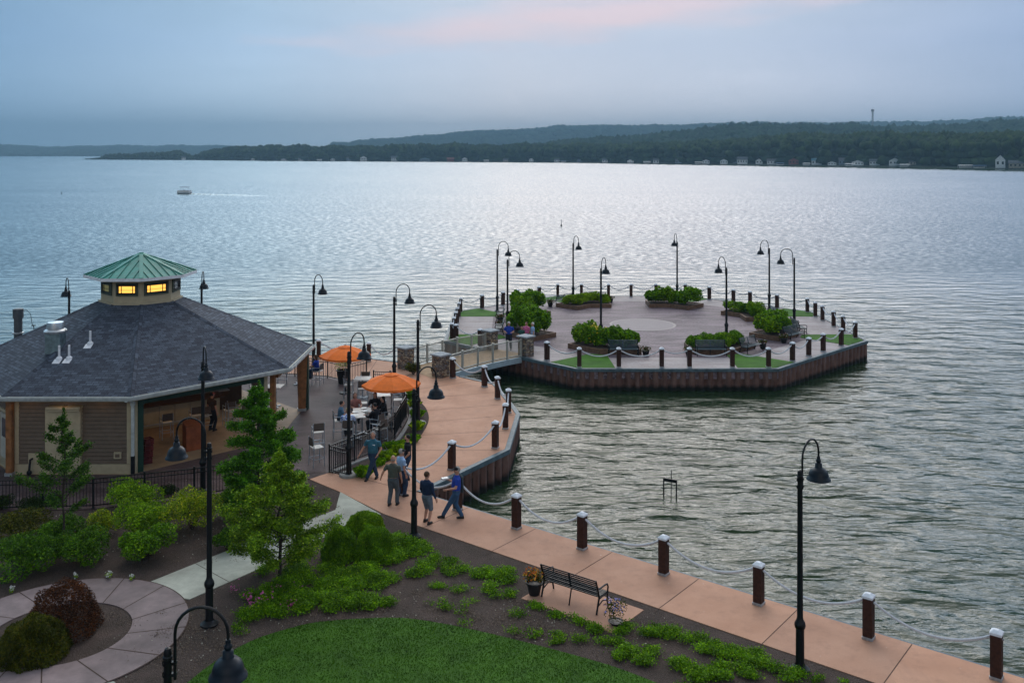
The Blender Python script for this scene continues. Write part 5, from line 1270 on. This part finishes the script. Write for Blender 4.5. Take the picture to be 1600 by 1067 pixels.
# bushes at the pillars and grasses of the planting strip
pshrub(646,588,24,567,L_OLV,'small reddish green bush at the foot of the left pillar',n=900,seed=61,ls=.09)
pshrub(680,585,12,572,L_OLV,'tiny bush at the foot of the nearest pillar',n=300,seed=62,ls=.08)
for i, (px, by, h) in enumerate(((568,744,.5),(603,718,.42),(613,703,.42),(622,709,.45),(645,690,.4),(652,671,.45),(650,652,.45),(648,636,.45),(641,622,.45),(628,700,.4),(590,727,.35))):
    g = G(px,by); P = np.zeros((520,3)); q = rs.normal(0,.09,(520,2)); P[:,0] = q[:,0]; P[:,1] = q[:,1]
    a = rs.uniform(0,2*pi,520); ln_ = rs.uniform(.5,1,520)*h; sp = rs.uniform(.15,.75,520)
    V = np.zeros((520,4,3)); w_ = .012
    for c_, (t_, o_) in enumerate(((0,1),(0,-1))): V[:,c_] = P; V[:,c_,0] += o_*w_*np.cos(a+1.57); V[:,c_,1] += o_*w_*np.sin(a+1.57)
    V[:,2] = P; V[:,2,0] += np.cos(a)*sp*ln_*.5; V[:,2,1] += np.sin(a)*sp*ln_*.5; V[:,2,2] += ln_*.75
    V[:,3] = P; V[:,3,0] += np.cos(a)*sp*ln_*1.1; V[:,3,1] += np.sin(a)*sp*ln_*1.1; V[:,3,2] += ln_*(1-.5*sp)
    Fc = np.array([[0,1,2],[1,3,2]]); Fc = (Fc[None]+4*np.arange(520)[:,None,None]).reshape(-1,3)
    o = npmesh('grass_tuft', V.reshape(-1,3), Fc, L_LIME if i % 2 else L_ISL); o.location = (g.x,g.y,.016)
    tag(o, 'tuft of green grass in the planting strip, %s from the lamp at the fence end' % nth(i+1), 'grass tuft', 'grass tufts of the planting strip')
# ------------------------------------------------------------ trees
def tree(loc, H, Rm, leaf, label, nb=26, per=260, ls=.085, seed=1, base=.22, prof=None, droop=-.05, rise=.35, tr=.045, asp=.6, name='young_tree'):
    r_ = empty(name, loc); tag(r_, label, 'tree', None); q = np.random.RandomState(seed); rr = random.Random(seed)
    m = MB(); P_ = [(0,0,-.05)]
    for k in range(1,9): P_.append((rr.uniform(-.03,.03)*k*.5, rr.uniform(-.03,.03)*k*.5, H*k/8*.96))
    m.tube(P_, [tr*(1-.11*k)+.004 for k in range(9)], 8); m.build('trunk', BARK, r_, True)
    br = MB(); LP_ = []
    prof = prof or (lambda t_: (1-t_)**.75*(.55+.45*min(1,t_*5)))
    for i in range(nb):
        t_ = base+(1-base)*(i+.5)/nb; u = (t_-base)/(1-base); L_ = Rm*prof(u)*rr.choice((.62,.8,.95,1.0,1.12,1.22)); a = i*2.399+rr.uniform(-.3,.3)
        z0 = H*t_*.96; k0 = min(7,int(t_*8)); f = t_*8-k0; cx = P_[k0][0]*(1-f)+P_[min(8,k0+1)][0]*f; cy = P_[k0][1]*(1-f)+P_[min(8,k0+1)][1]*f
        pts = []
        for s_ in range(6):
            w_ = s_/5; pts.append(Vector((cx+L_*w_*cos(a+.25*w_), cy+L_*w_*sin(a+.25*w_), z0+L_*(rise*w_*(1.4-u*.2)+droop*w_*w_*2))))
        br.tube(pts, [.016*(1-.15*s_)*(.4+L_/Rm) for s_ in range(6)], 5)
        n = int(per*(.25+L_/Rm)); w_ = q.uniform(.12,1.05,n)**.75
        idx = np.clip((w_*5).astype(int),0,4); f = (w_*5-idx)[:,None]; PP = np.array([p[:] for p in pts]); base_ = PP[idx]*(1-f)+PP[idx+1]*f
        spread = L_*.24*(1-.45*w_)[:,None]+.05; side = q.normal(0,1,(n,3))*spread; side[:,2] *= .42
        # side twigs: cluster leaves along short sprays
        tw = q.randint(0, max(5,int(n/14)), n); ta = q.uniform(-1.2,1.2, tw.max()+1)[tw]; tl = q.uniform(0,1,n)*L_*.33*(1.05-w_*.7)
        side[:,0] = np.cos(a+ta*1.0)*tl+q.normal(0,.045,n); side[:,1] = np.sin(a+ta*1.0)*tl+q.normal(0,.045,n); side[:,2] = q.normal(0,.05,n)+tl*.15+q.uniform(-.5,.5,tw.max()+1)[tw]*.18*L_
        LP_.append(base_+side)
        for s_ in range(2,6):
            a2 = a+rr.choice((-.9,.9)); l2 = L_*.28*(1.1-s_/7); p = pts[min(s_,5)]; br.tube([p, p+Vector((cos(a2)*l2, sin(a2)*l2, l2*.3))], [.007,.003], 4)
    br.build('branches', BARK, r_)
    n = 160; z = q.uniform(.86,1.02,n)*H; top = np.stack([q.normal(0,.05,n)*(1.1-(z/H-.86)*5), q.normal(0,.05,n)*(1.1-(z/H-.86)*5), z],1); LP_.append(top)
    P = np.concatenate(LP_); leafobj('crown', P, rs.uniform(.6,1.25,len(P))*ls, leaf, r_, asp=asp)
    return r_
L_BIG = leafmat('leaf_bigtree', (.042,.12,.012), (.165,.31,.04), (.33,.44,.10))
L_TALL = leafmat('leaf_talltree', (.018,.08,.010), (.07,.22,.026), (.13,.30,.045))
L_SLIM = leafmat('leaf_slimtree', (.014,.05,.014), (.05,.13,.03), (.09,.18,.05))
tree(G(437,902), 3.85, 2.0, L_BIG, 'big pale green young tree in the groundcover beside the pale path', nb=60, per=1000, ls=.078, seed=5, base=.09, prof=lambda t_: (1-t_**1.15)**.95*(.62+.38*min(1,t_*3)), rise=.30, tr=.055)
tree(G(405,812), 4.75, 1.55, L_TALL, 'tall dark green tree before the open side of the pavilion', nb=60, per=1050, ls=.085, seed=8, base=.10, prof=lambda t_: (1-t_)**.62*(.7+.3*min(1,t_*4)), rise=.22, tr=.06)
tree(G(100,862), 4.5, 1.35, L_SLIM, 'slim young tree with open feathery branches before the pavilion wall', nb=24, per=520, ls=.08, seed=12, base=.26, prof=lambda t_: (1-t_)**.8*(.7+.3*min(1,t_*3)), rise=.55, tr=.04)
# ------------------------------------------------------------ ground cover
def cover(name, spots, dens, h, ls, mat, label, seed, kind='stuff', catn='ground cover', asp=.6):
    q = np.random.RandomState(seed); out = []
    for (px, py, wx, wy, dn) in spots:
        c_ = G(px, py); wx, wy = (wx*1.55, wy*1.45) if seed == 72 else (wx, wy); rx = wx*c_.y/F; ry = abs(G(px,py-wy).y-G(px,py+wy).y)/2
        n = int(rx*ry*3.1*dens*dn); sub = max(2,int(rx*ry*16)); cc = q.normal(0,.52,(sub,2)); i = np.minimum(sub-1,(sub*q.uniform(0,1,n)**1.5).astype(int))
        P = cc[i]+q.normal(0,.13/max(rx,.3),(n,2))*np.array([1,rx/max(ry,.1)]); rd = np.hypot(P[:,0],P[:,1]); P = P[rd < 1.1]; i = i[rd < 1.1]
        hh = q.uniform(.4,1,sub)[i]*h; z = np.abs(q.normal(0,1,len(P)))*.45*hh+q.uniform(0,.4,len(P))*hh
        out.append(np.stack([c_.x+P[:,0]*rx, c_.y+P[:,1]*ry, np.minimum(z,h)], 1))
    P = np.concatenate(out); lw = np.array(lawnP); P = P[~inpoly(P, [tuple(x) for x in lawnP])]
    bad = (P[:,0]*.622+P[:,1]*.783 > 22.98) & (P[:,2] < 2); P = P[~bad]
    pad = (P[:,0]*.622+P[:,1]*.783 > 21.45) & (np.abs(P[:,0]*.783-P[:,1]*.622+15.15) < 1.6); P = P[~pad]
    o = leafobj(name, P, q.uniform(.6,1.3,len(P))*ls, mat, None, up=1.2, flat=.5, asp=asp); return tag(o, label, catn, kind=kind)
DN = [(470,900,70,22,1),(520,915,80,24,1),(560,895,60,20,1),(600,870,45,20,1),(640,860,40,18,1),(676,880,30,10,.8),(430,935,60,22,1),(410,965,45,16,.9),(480,950,60,18,1),(540,945,55,14,1),(590,940,35,10,.8),(620,848,30,10,1),(660,898,28,8,.7),(600,905,26,10,.5),(380,985,18,8,.6)]
cover('groundcover_plants', DN, 4200, .22, .055, L_COV, 'dense bright green groundcover spreading round the big tree', 71)
PT = [(745,893,34,8,1),(778,903,26,9,1),(700,880,14,5,.8),(690,915,14,4,.5),(722,922,14,4,.4),(706,948,16,4,.6),(680,942,12,3,.5),(738,938,9,3,.4),(770,928,22,6,.5),(722,958,8,3,.3),(800,930,12,4,.4),
 (846,945,24,6,.9),(885,958,28,7,1),(925,970,28,8,1),(958,985,26,7,1),(1000,985,30,7,1),(1035,985,26,7,.8),(806,960,14,4,.5),(803,984,16,5,.6),(826,992,14,4,.6),(855,998,20,6,.8),(1065,995,26,8,.9),(905,1000,14,4,.6),(945,1003,20,5,.6),(975,1018,26,7,.8),(1015,1028,34,9,1),(1055,1040,26,8,1),(1100,1012,26,7,.8),(1130,1020,30,8,1),(1160,1036,30,9,1),(1120,1048,34,10,1),(1200,1050,34,9,1),(1240,1058,30,7,.9),(1185,1022,20,5,.6),(1080,1062,40,8,.9),(730,976,10,4,.3),(1290,1064,22,4,.7)]
cover('groundcover_patches', PT, 3600, .16, .052, L_COV, 'patchy low green groundcover scattered over the bare soil', 72)
cover('coneflowers', [(415,935,34,12,1),(445,948,26,8,.8),(392,945,20,8,.8),(372,925,14,8,.4),(470,925,20,6,.4)], 200, .36, .07, F_PK, 'scattered pink coneflowers left of the big tree', 73, catn='flowers', asp=.9)
cover('wood_chips', [(300,800,260,70,1),(560,960,300,60,1),(900,980,250,60,1),(300,1000,120,60,1),(120,980,110,40,1)], 170, .012, .05, simple('wood_chip', (.16,.12,.09), .9), 'loose wood chips scattered over the garden mulch', 74, catn='mulch', asp=.4)
cover('leaf_litter', [(300,800,260,70,1),(560,960,300,60,1),(900,980,250,60,1),(300,1000,120,60,1)], 9, .012, .05, simple('pale_litter', (.36,.33,.27), .9), 'pale bits of litter and stone on the garden mulch', 75, catn='litter', asp=.7)
# soil berm undulation is slight; a rusty drain grate lies in the groundcover
g = G(545,904); r_ = empty('drain_grate', (g.x,g.y,.0), radians(18)); tag(r_, 'rusty brown drain grate in the groundcover right of the big tree', 'grate')
m = MB()
for k in range(9): m.box((-.36+k*.09,0,.05), (.035,.7,.02))
m.box((0,-.36,.05), (.8,.04,.03)).box((0,.36,.05), (.8,.04,.03)).box((-.4,0,.05), (.04,.74,.03)).box((.4,0,.05), (.04,.74,.03)); m.build('bars', simple('rust', (.16,.06,.035), .8, .2, .3, 10), r_)
MB().box((0,0,.02), (.8,.74,.02)).build('pit_shade', simple('pit_shade_black', (.01,.01,.01), .9), r_)  # solid black plate stands for the shade below the bars
# ------------------------------------------------------------ in the lake
g = G(1047,778,WZ); r_ = empty('water_frame', (g.x,g.y,WZ), radians(-28)); tag(r_, 'dark metal frame on thin legs standing in the lake', 'frame')
MB().box((0,0,.72), (.58,.05,.13)).build('crossbar', BLACK, r_)
for x in (-.27,.27): MB().box((x,0,.0), (.045,.045,1.4)).build('leg', BLACK, r_)
MB().tube([(.02,.03,-.7),(.05,.03,1.15)], .018, 6).build('rod', BLACK, r_)
g = G(288,303,WZ); r_ = empty('pontoon_boat', (g.x,g.y,WZ), radians(174)); tag(r_, 'small white pontoon boat with canopy crossing the lake', 'boat'); W1 = simple('boat_white', (.75,.78,.8), .4)
for y in (-.8,.8): MB().tube([(-2.3,y,.15),(1.8,y,.15),(2.3,y,.4)], [.3,.3,.1], 10).build('pontoon', simple('pontoon_alu', (.5,.55,.58), .3, .6), r_, True)
MB().box((0,0,.5), (4.4,2.2,.1)).build('boat_deck', W1, r_); m = MB().box((0,-1.08,.85), (4.2,.05,.6)).box((0,1.08,.85), (4.2,.05,.6)).box((2.1,0,.85), (.05,2.1,.6)).box((-2.1,0,.85), (.05,2.1,.6)); m.build('side_fence', W1, r_)
m = MB()
for x in (-1.1,1.0):
    for y in (-.95,.95): m.tube([(x,y,1.1),(x*.9,y,2.3)], .03, 5)
m.build('canopy_frame', ZINC, r_); MB().box((-.1,0,2.34), (2.6,2.1,.1)).build('canopy', simple('canopy_navy', (.05,.06,.09), .7), r_, bevel=.04)
MB().box((.2,-.4,.95), (.5,.6,.8)).build('console', simple('console', (.25,.27,.3), .5), r_); MB().box((-1.3,0,.8), (1.2,1.8,.5)).build('seat', simple('boat_seat', (.3,.33,.36), .6), r_)
def whead(x, y, z, r_=.12): return MB().ell((x,y,z), (r_,r_,.15), 8, 6)
for i, (px, py, hh, lab) in enumerate(((96,303,.9,'small dark buoy floating at far left of the lake'),(877,353,1.3,'thin marker buoy floating beyond the island'),(1030+0,320,.0,''))):
    if hh: g = G(px,py,WZ); o = MB().lathe([(0,-.2),(.16,-.15),(.18,.1),(.1,.25),(.05,.3),(.045,hh),(0,hh)], 10).build('buoy', BLACK, None, True); o.location = g; tag(o, lab, 'buoy', 'buoys on the lake')
m = MB(); g = G(299,303.5,WZ); g2 = G(470,308,WZ); k_ = 60; V = []
for k in range(k_+1):
    a = g.lerp(g2, k/k_); wv = .9+2.6*k/k_; hh = .16*(1-k/k_)*(1+.35*sin(k*1.9))+.01
    for sg in (-1,1):
        c_ = a+Vector((0,sg*wv*.5,0)); V += [(c_.x,c_.y-.35,WZ-.01),(c_.x,c_.y,WZ+hh),(c_.x,c_.y+.35,WZ-.01)]
Fs = []
for k in range(k_):
    for q in (0,3):
        o = 6*k+q; Fs += [(o,o+6,o+7,o+1),(o+1,o+7,o+8,o+2)]
m.add(V, Fs)
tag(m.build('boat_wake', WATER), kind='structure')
# ------------------------------------------------------------ people
def remesh(m, name, mat, parent, vox=.016, sm=3):
    me = bpy.data.meshes.new('tmp'); me.from_pydata([tuple(v) for v in m.v], [], m.f); o = bpy.data.objects.new('tmp', me); COL.objects.link(o)
    r = o.modifiers.new('r', 'REMESH'); r.mode = 'VOXEL'; r.voxel_size = vox; s_ = o.modifiers.new('s', 'SMOOTH'); s_.iterations = sm; s_.factor = .5
    dg = bpy.context.evaluated_depsgraph_get(); me2 = bpy.data.meshes.new_from_object(o.evaluated_get(dg)); bpy.data.objects.remove(o)
    me2.materials.clear(); me2.materials.append(mat)
    for p in me2.polygons: p.use_smooth = True
    n = bpy.data.objects.new(name, me2); COL.objects.link(n); n.parent = parent; return n
def limb(m, a, b_, r0, r1, rm=None, k=0):
    a, b_ = Vector(a), Vector(b_); d = (b_-a).normalized()
    rm = rm or (r0+r1)/2*1.04
    m.tube([a-d*r0*.5, a, a.lerp(b_,.35), a.lerp(b_,.7), b_, b_+d*r1*.5], [r0*.7, r0, rm+(r0-rm)*.4+k, rm*.5+r1*.5+k, r1, r1*.7], 12)
def fabric(name, col, **kw): return simple(name, col, .85, 0, .18, 7, .25, 90, **kw)
def person(loc, rz, H, label, shirt, legs_, hair, group=None, skin=SKIN, feet=((-.12,0),(.12,0)), kn=None, arms=None, lean=0., pelz=.93, sleeve='short', shorts=False, belly=.0, look=0., nod=0., cap=None, hairlong=False, bald=False, seated=False, shoes=None, beard=False, wide=1.0, jacket=None, z=0.):
    s_ = H/1.75; r_ = empty('person', (loc[0],loc[1],z), rz); r_.scale = (s_*1.07,s_*1.07,s_); tag(r_, label, 'person', group)
    pel = Vector((0,0,pelz)); T = Matrix.Translation(pel) @ Matrix.Rotation(-lean, 4, 'X')
    tp = lambda x, y, zz: T @ Vector((x,y,zz))
    w_ = wide
    prof = [(-.10,.09,.09),(-.05,.155,.115),(.06,.16*w_,.12),(.18,.145*w_,.105+belly*.8),(.30,.158*w_,.112+belly*.5),(.42,.178*w_,.112),(.49,.165*w_,.09),(.535,.09,.07)]
    def torso(m, g_=0., z0=-.11, z1=.54, yb=belly):
        P = [p for p in prof if z0 <= p[0] <= z1]; m.tube([tp(0, yb*.35 if .1 < p[0] < .35 else 0, p[0]) for p in P], [((p[1]+g_),(p[2]+g_)) for p in P], 16)
    sh = [tp(-.185*w_,0,.455), tp(.185*w_,0,.455)]
    hips = [pel+Vector((-.085,0,-.03)), pel+Vector((.085,0,-.03))]
    feet3 = [Vector((f[0],f[1],f[2] if len(f) > 2 else .085)) for f in feet]
    knees = []
    for i in range(2):
        if kn: knees.append(Vector(kn[i]))
        else:
            mid = hips[i].lerp(feet3[i], .52); L_ = (hips[i]-feet3[i]).length; b2 = max(0, .84**2-L_**2); knees.append(mid+Vector((0,min(.22,sqrt(b2)*.5+.015),0)))
    arms = arms or [((-.06,-.02,-.27),(-.02,.06,-.25)), ((.06,-.02,-.27),(.02,.06,-.25))]
    el = [sh[i]+Vector(arms[i][0]) for i in range(2)]; ha = [el[i]+Vector(arms[i][1]) for i in range(2)]
    m = MB(); torso(m, -.008)
    hc = tp(0,.012,.715)+Vector((0,.02*nod*4,0)); HM = Matrix.Rotation(look,4,'Z') @ Matrix.Rotation(-nod,4,'X')
    m.tube([tp(0,-.005,.50), tp(0,0,.60), hc+Vector((0,-.01,-.05))], [.062,.056,.058], 12)
    m.ell(hc, (.080,.100,.120), 16, 12, HM); m.ell(hc+HM@Vector((0,.028,-.055)), (.056,.062,.062), 12, 8, HM)
    m.ell(hc+HM@Vector((0,.098,-.012)), (.014,.02,.024), 8, 6, HM); m.ell(hc+HM@Vector((0,.086,-.052)), (.026,.012,.010), 8, 6, HM)
    for sx in (-1,1): m.ell(hc+HM@Vector((sx*.078,-.004,-.01)), (.012,.02,.032), 8, 6, HM)
    for i in range(2):
        limb(m, sh[i], el[i], .052, .040); limb(m, el[i], ha[i], .041, .027, .038)
        d = (ha[i]-el[i]).normalized(); pc = ha[i]+d*.055
        sd = Vector((1,0,0))-d*d.x; sd.normalize(); m.tube([ha[i], ha[i]+d*.03, pc, pc+d*.045], [(.022,.026),(.020,.038),(.017,.042),(.013,.038)], 10)
        limb(m, hips[i], knees[i], .088, .056, .074); limb(m, knees[i], feet3[i], .054, .036, .054)
        fd = Vector((feet3[i].x-hips[i].x)*.0+0) if False else Vector((0,1,0)); m.ell(feet3[i]+Vector((0,.055,-.045)), (.042,.115,.036), 12, 8)
    b_ = remesh(m, 'body', skin, r_, .0165, 2)
    hd = MB()
    for i in range(2):
        d = (ha[i]-el[i]).normalized(); fwd = Vector((0,1,0))-d*d.y
        if fwd.length < .2: fwd = Vector((0,0,-1))-d*-d.z
        fwd.normalize(); lat = d.cross(fwd).normalized(); pc = ha[i]+d*.09
        inn = -lat if (lat.x > 0) == (i == 1) else lat
        for j, (o_, L_) in enumerate(((-.030,.062),(-.010,.074),(.010,.070),(.028,.056))):
            b0 = pc+fwd*-o_; hd.tube([b0-d*.02, b0+d*L_*.45, b0+d*L_*.8+inn*.012, b0+d*L_*.95+inn*.028], [.0095,.009,.008,.006], 6)
        b0 = ha[i]+d*.035+fwd*.03; hd.tube([b0, b0+fwd*.02+d*.022, b0+fwd*.028+d*.05], [.011,.010,.007], 6)
    # fingers join the body mesh
    vs = [v.co.copy() for v in b_.data.vertices]; fs = [tuple(p.vertices) for p in b_.data.polygons]; k0 = len(vs)
    me = bpy.data.meshes.new('body'); me.from_pydata([tuple(v) for v in vs]+[tuple(v) for v in hd.v], [], fs+[tuple(k0+q for q in f) for f in hd.f]); me.materials.append(skin)
    for p in me.polygons: p.use_smooth = True
    b_.data = me
    # clothes
    m = MB(); torso(m, .014, 0 if not seated else .0, .495); m.tube([tp(0,0,.40),tp(0,0,.465),tp(0,-.002,.51),tp(0,-.004,.545),tp(0,-.004,.568)], [(.185*w_,.112),(.18*w_,.10),(.135,.086),(.088,.074),(.070,.064)], 16)
    for i in range(2):
        e = sh[i].lerp(el[i], .62 if sleeve == 'short' else 1.); limb(m, sh[i], e, .071, .058 if sleeve == 'short' else .05)
        if sleeve == 'long': limb(m, el[i], el[i].lerp(ha[i], .93), .05, .038)
    remesh(m, 'shirt', shirt, r_, .019, 2)
    m = MB(); P = [p for p in prof if p[0] <= .07]; m.tube([tp(0,0,p[0]) for p in P], [(p[1]+.012,p[2]+.012) for p in P], 16)
    for i in range(2):
        kk = knees[i]; limb(m, hips[i], kk, .112, .080, .098)
        if not shorts: limb(m, kk, kk.lerp(feet3[i], .96), .078, .066, .073)
        else: limb(m, kk.lerp(hips[i],.1), kk+(feet3[i]-kk)*.04, .076, .078)
    remesh(m, 'shorts' if shorts else 'trousers', legs_, r_, .019, 2)
    for i in range(2):
        f = feet3[i]; m = MB().ell(f+Vector((0,.06,-.045)), (.052,.135,.042), 12, 8).ell(f+Vector((0,-.01,-.01)), (.048,.055,.05), 10, 6).box(f+Vector((0,.055,-.075)), (.085,.24,.02))
        remesh(m, 'shoe', shoes or SHOE, r_, .02, 1)
    for sx in (-1,1): MB().ell(hc+HM@Vector((sx*.03,.083,.012)), (.011,.008,.008), 8, 6, HM).build('eye', EYE, r_, True)
    if not bald:
        m = MB().ell(hc+HM@Vector((0,-.020,.028)), (.089,.096,.106), 16, 10, HM)
        if hairlong: m.tube([hc+HM@Vector((0,-.05,.02)), hc+Vector((0,-.075,-.09)), hc+Vector((0,-.075,-.22)), hc+Vector((0,-.07,-.27))], [(.085,.06),(.092,.05),(.085,.04),(.05,.025)], 12)
        remesh(m, 'hair', hair, r_, .015, 1)
    else: MB().ell(hc+HM@Vector((0,-.035,-.022)), (.080,.066,.045), 14, 8, HM).build('hair', hair, r_, True)
    if beard: MB().ell(hc+HM@Vector((0,.045,-.062)), (.058,.056,.048), 12, 8, HM).build('beard', hair, r_, True)
    if cap:
        m = MB().ell(hc+HM@Vector((0,-.008,.045)), (.088,.103,.082), 16, 10, HM).box(hc+HM@Vector((0,.115,.035)), (.14,.10,.014), rz=look); remesh(m, 'cap', cap, r_, .012, 1)
    if jacket:
        m = MB(); sgn = jacket[1]; m.tube([tp(sgn*.16,.12,.30), tp(sgn*.17,.08,.47), tp(sgn*.17,-.06,.54), tp(sgn*.16,-.16,.42), tp(sgn*.15,-.19,.10), tp(sgn*.15,-.19,-.08)], [(.09,.035),(.09,.04),(.10,.04),(.14,.045),(.16,.05),(.13,.04)], 12); remesh(m, 'jacket', jacket[0], r_, .018, 2)
    return r_
SHOE = simple('dark_shoe', (.025,.022,.022), .6); EYE = simple('eye_dark', (.03,.02,.018), .25)
H_GR = simple('hair_grey', (.28,.27,.26), .8); H_WH = simple('hair_white', (.62,.61,.58), .8); H_BR = simple('hair_brown', (.075,.04,.022), .7); H_BK = simple('hair_black', (.014,.012,.012), .6); H_BL = simple('hair_blond', (.42,.30,.15), .7)
JEAN = fabric('jeans', (.025,.05,.10)); JEAN2 = fabric('jeans_blue', (.035,.085,.17)); GREYT = fabric('grey_trousers', (.075,.095,.115)); DARKT = fabric('dark_trousers', (.015,.018,.028))
TEAL = fabric('teal_shirt', (.035,.13,.19)); OLIV = fabric('olive_shirt', (.085,.095,.08)); LBLU = fabric('light_blue_shirt', (.30,.45,.68)); BLKS = fabric('black_shirt', (.012,.012,.016)); NAVY = fabric('navy_shirt', (.015,.03,.07)); RBLU = fabric('royal_polo', (.02,.055,.35)); GRSH = fabric('grey_shorts', (.13,.17,.22)); JCK = fabric('dark_jacket', (.03,.045,.055)); BLCAP = fabric('black_cap', (.012,.013,.016))
PINK = fabric('pink_top', (.65,.16,.32)); DGRN = fabric('dark_green_top', (.03,.09,.08)); PATT = simple('blue_pattern', (.10,.20,.62), .8); BRN = fabric('brown_top', (.06,.035,.025)); RCAP = fabric('faded_red_cap', (.40,.12,.12)); DENM = fabric('denim_shirt', (.07,.15,.24))
m_ = PATT; t = NT(m_); b = t.n['Principled BSDF']; vo = t.n.new('ShaderNodeTexVoronoi'); vo.inputs['Scale'].default_value = 13; t.l.new(t.pos(True), vo.inputs['Vector'])
t.l.new(t.mix(t.ramp(vo.outputs['Distance'], .35, .5), (.03,.12,.55), (.60,.68,.85)), b.inputs['Base Color'])
GP = 'people standing on the promenade'
def facing(px, py): return G(px,py)
# rz turns +y (front): 0 faces the lake (away), pi faces the camera
p1 = person(G(583,748), radians(168), 1.84, 'man in teal t-shirt and jeans walking beside the terrace fence', TEAL, JEAN, H_GR, feet=((.16,.17),(-.10,-.12)), belly=.05, wide=1.1, look=.1, arms=[((-.07,-.05,-.26),(.06,.16,-.16)), ((.15,.02,-.25),(.10,.10,-.22))])
MB().box((-.07,.135,1.30), (.09,.01,.035)).build('shirt_print', WHITEP, p1)
person(G(614,789), radians(-14), 1.78, 'bald man in olive grey t-shirt seen from behind, one arm out', OLIV, GREYT, H_GR, feet=((-.11,-.08),(.12,.06)), bald=True, belly=.03, wide=1.08, look=.35, arms=[((-.14,-.04,-.24),(-.10,.10,-.21)), ((.06,.02,-.27),(.0,.10,-.24))])
person(G(627,775), radians(-55), 1.74, 'man in light blue shirt and black cap behind the bald man', LBLU, JEAN, H_GR, feet=((-.10,0),(.10,.06)), cap=BLCAP, sleeve='short', look=.2)
person(G(637,752), radians(108), 1.80, 'bearded man in black polo shirt and jeans facing the bald man', BLKS, JEAN, H_BK, feet=((-.12,.08),(.12,-.04)), beard=True, look=-.1, arms=[((-.07,.0,-.27),(.10,.14,-.18)), ((.07,.02,-.27),(-.03,.12,-.22))])
person(G(667,817), radians(-32), 1.76, 'man in navy long sleeved top and grey shorts by the middle lamp', NAVY, GRSH, H_BR, feet=((-.12,.05),(.13,-.07)), sleeve='long', shorts=True, look=-.15, arms=[((-.06,.02,-.27),(.02,.12,-.23)), ((.07,-.02,-.27),(.05,.08,-.24))])
p6 = person(G(713,809), radians(96), 1.80, 'man in royal blue polo and black cap at a bollard, jacket over his shoulder', RBLU, JEAN2, H_GR, feet=((.06,.42),(-.05,-.18)), pelz=.90, cap=BLCAP, belly=.04, jacket=(JCK,1), look=.05, arms=[((-.08,.05,-.25),(.0,.24,-.03)), ((.08,.10,-.22),(.10,.20,.06))], lean=-.04)
# small white box held in his hand
bx = MB().box((0,0,0), (.24,.16,.055)).build('takeaway_box', PLT, None, bevel=.004); mw = Matrix.Translation(p6.location) @ Matrix.Rotation(p6.rotation_euler.z,4,'Z') @ Matrix.Scale(1.8/1.75,4)
bx.location = mw @ Vector((.33,.38,1.24)); bx.rotation_euler = (0,0,.5); tag(bx, 'small white takeaway box held over the bollard by the man in the cap', 'box')
GI = 'people on the island'
person((-.2,61.6), radians(178), 1.80, 'white haired man in blue shirt looking down at the island end of the bridge', RBLU, DARKT, H_WH, None, nod=.5, belly=.05, wide=1.1, bald=False, arms=[((-.08,.0,-.26),(.10,.20,.0)), ((.08,.0,-.26),(-.10,.20,.0))])
person((.95,62.3), radians(150), 1.66, 'person in pink top behind the right island pillar', PINK, DARKT, H_BR, None)
person((1.35,62.0), radians(100), 1.68, 'white haired person in pale blue shirt beside the one in pink', LBLU, GREYT, H_WH, None)
person((.62,61.9), radians(200), 1.45, 'short person in dark green top behind the right island pillar', DGRN, DARKT, H_BR, None)
# diners
def diner(x, y, deg, label, shirt, hair, legs_=DARKT, H=1.70, **kw):
    kn_ = ((-.12,.40,.80),(.12,.40,.80)); ft = ((-.10,.36,.40),(.10,.36,.40))
    return person((x,y), radians(deg), H, label, shirt, legs_, hair, None, feet=ft, kn=kn_, pelz=.84, seated=True, arms=kw.pop('arms', [((-.08,.14,-.23),(.08,.24,.03)), ((.08,.14,-.23),(-.08,.24,.03))]), lean=kw.pop('lean', .12), **kw)
diner(-7.15,41.37,8,'blond woman in blue and white patterned top seen from behind at the table',PATT,H_BL,hairlong=False,nod=.1,sleeve='long',wide=1.1)
diner(-7.72,42.6,-75,'dark haired diner in denim blue shirt on the left side of the table',DENM,H_BK)
diner(-7.3,44.12,-160,'long haired woman with pinkish top at the far left of the table',simple('rose_top',(.32,.14,.12),.8),H_BR,hairlong=True)
diner(-6.35,44.2,175,'long black haired woman in black at the far end of the table',BLKS,H_BK,hairlong=True,sleeve='long')
diner(-5.8,43.4,100,'pale faced dark haired woman in black by the fence',BLKS,H_BK,hairlong=True,sleeve='long')
diner(-6.02,42.22,60,'diner in black jacket with back to the fence',BLKS,H_BK,sleeve='long',wide=1.12)
diner(-10.72,52.3,75,'brown haired diner in bright blue beyond the pavilion corner',RBLU,H_BR,JEAN,hairlong=True)
person((-13.75,43.55), radians(-30), 1.74, 'person in brown top and faded red cap standing at the bar counter', BRN, DARKT, H_BK, None, cap=RCAP, z=.014)
# ------------------------------------------------------------ haze over the whole lake
hm = bpy.data.materials.new('air'); hm.use_nodes = True
for n in list(hm.node_tree.nodes): hm.node_tree.nodes.remove(n)
ho = hm.node_tree.nodes.new('ShaderNodeOutputMaterial'); pv = hm.node_tree.nodes.new('ShaderNodeVolumePrincipled')
hm.node_tree.links.new(pv.outputs[0], ho.inputs['Volume'])
pv.inputs['Density'].default_value = .0002; pv.inputs['Color'].default_value = (.34,.57,.76,1); pv.inputs['Anisotropy'].default_value = 0
hb = MB().prism([(-9500,-90),(9500,-90),(9500,9500),(-9500,9500)], WZ-3.2, 300).build('haze', hm)
tag(hb, 'thin blue evening haze hanging over the lake', 'haze', kind='stuff')
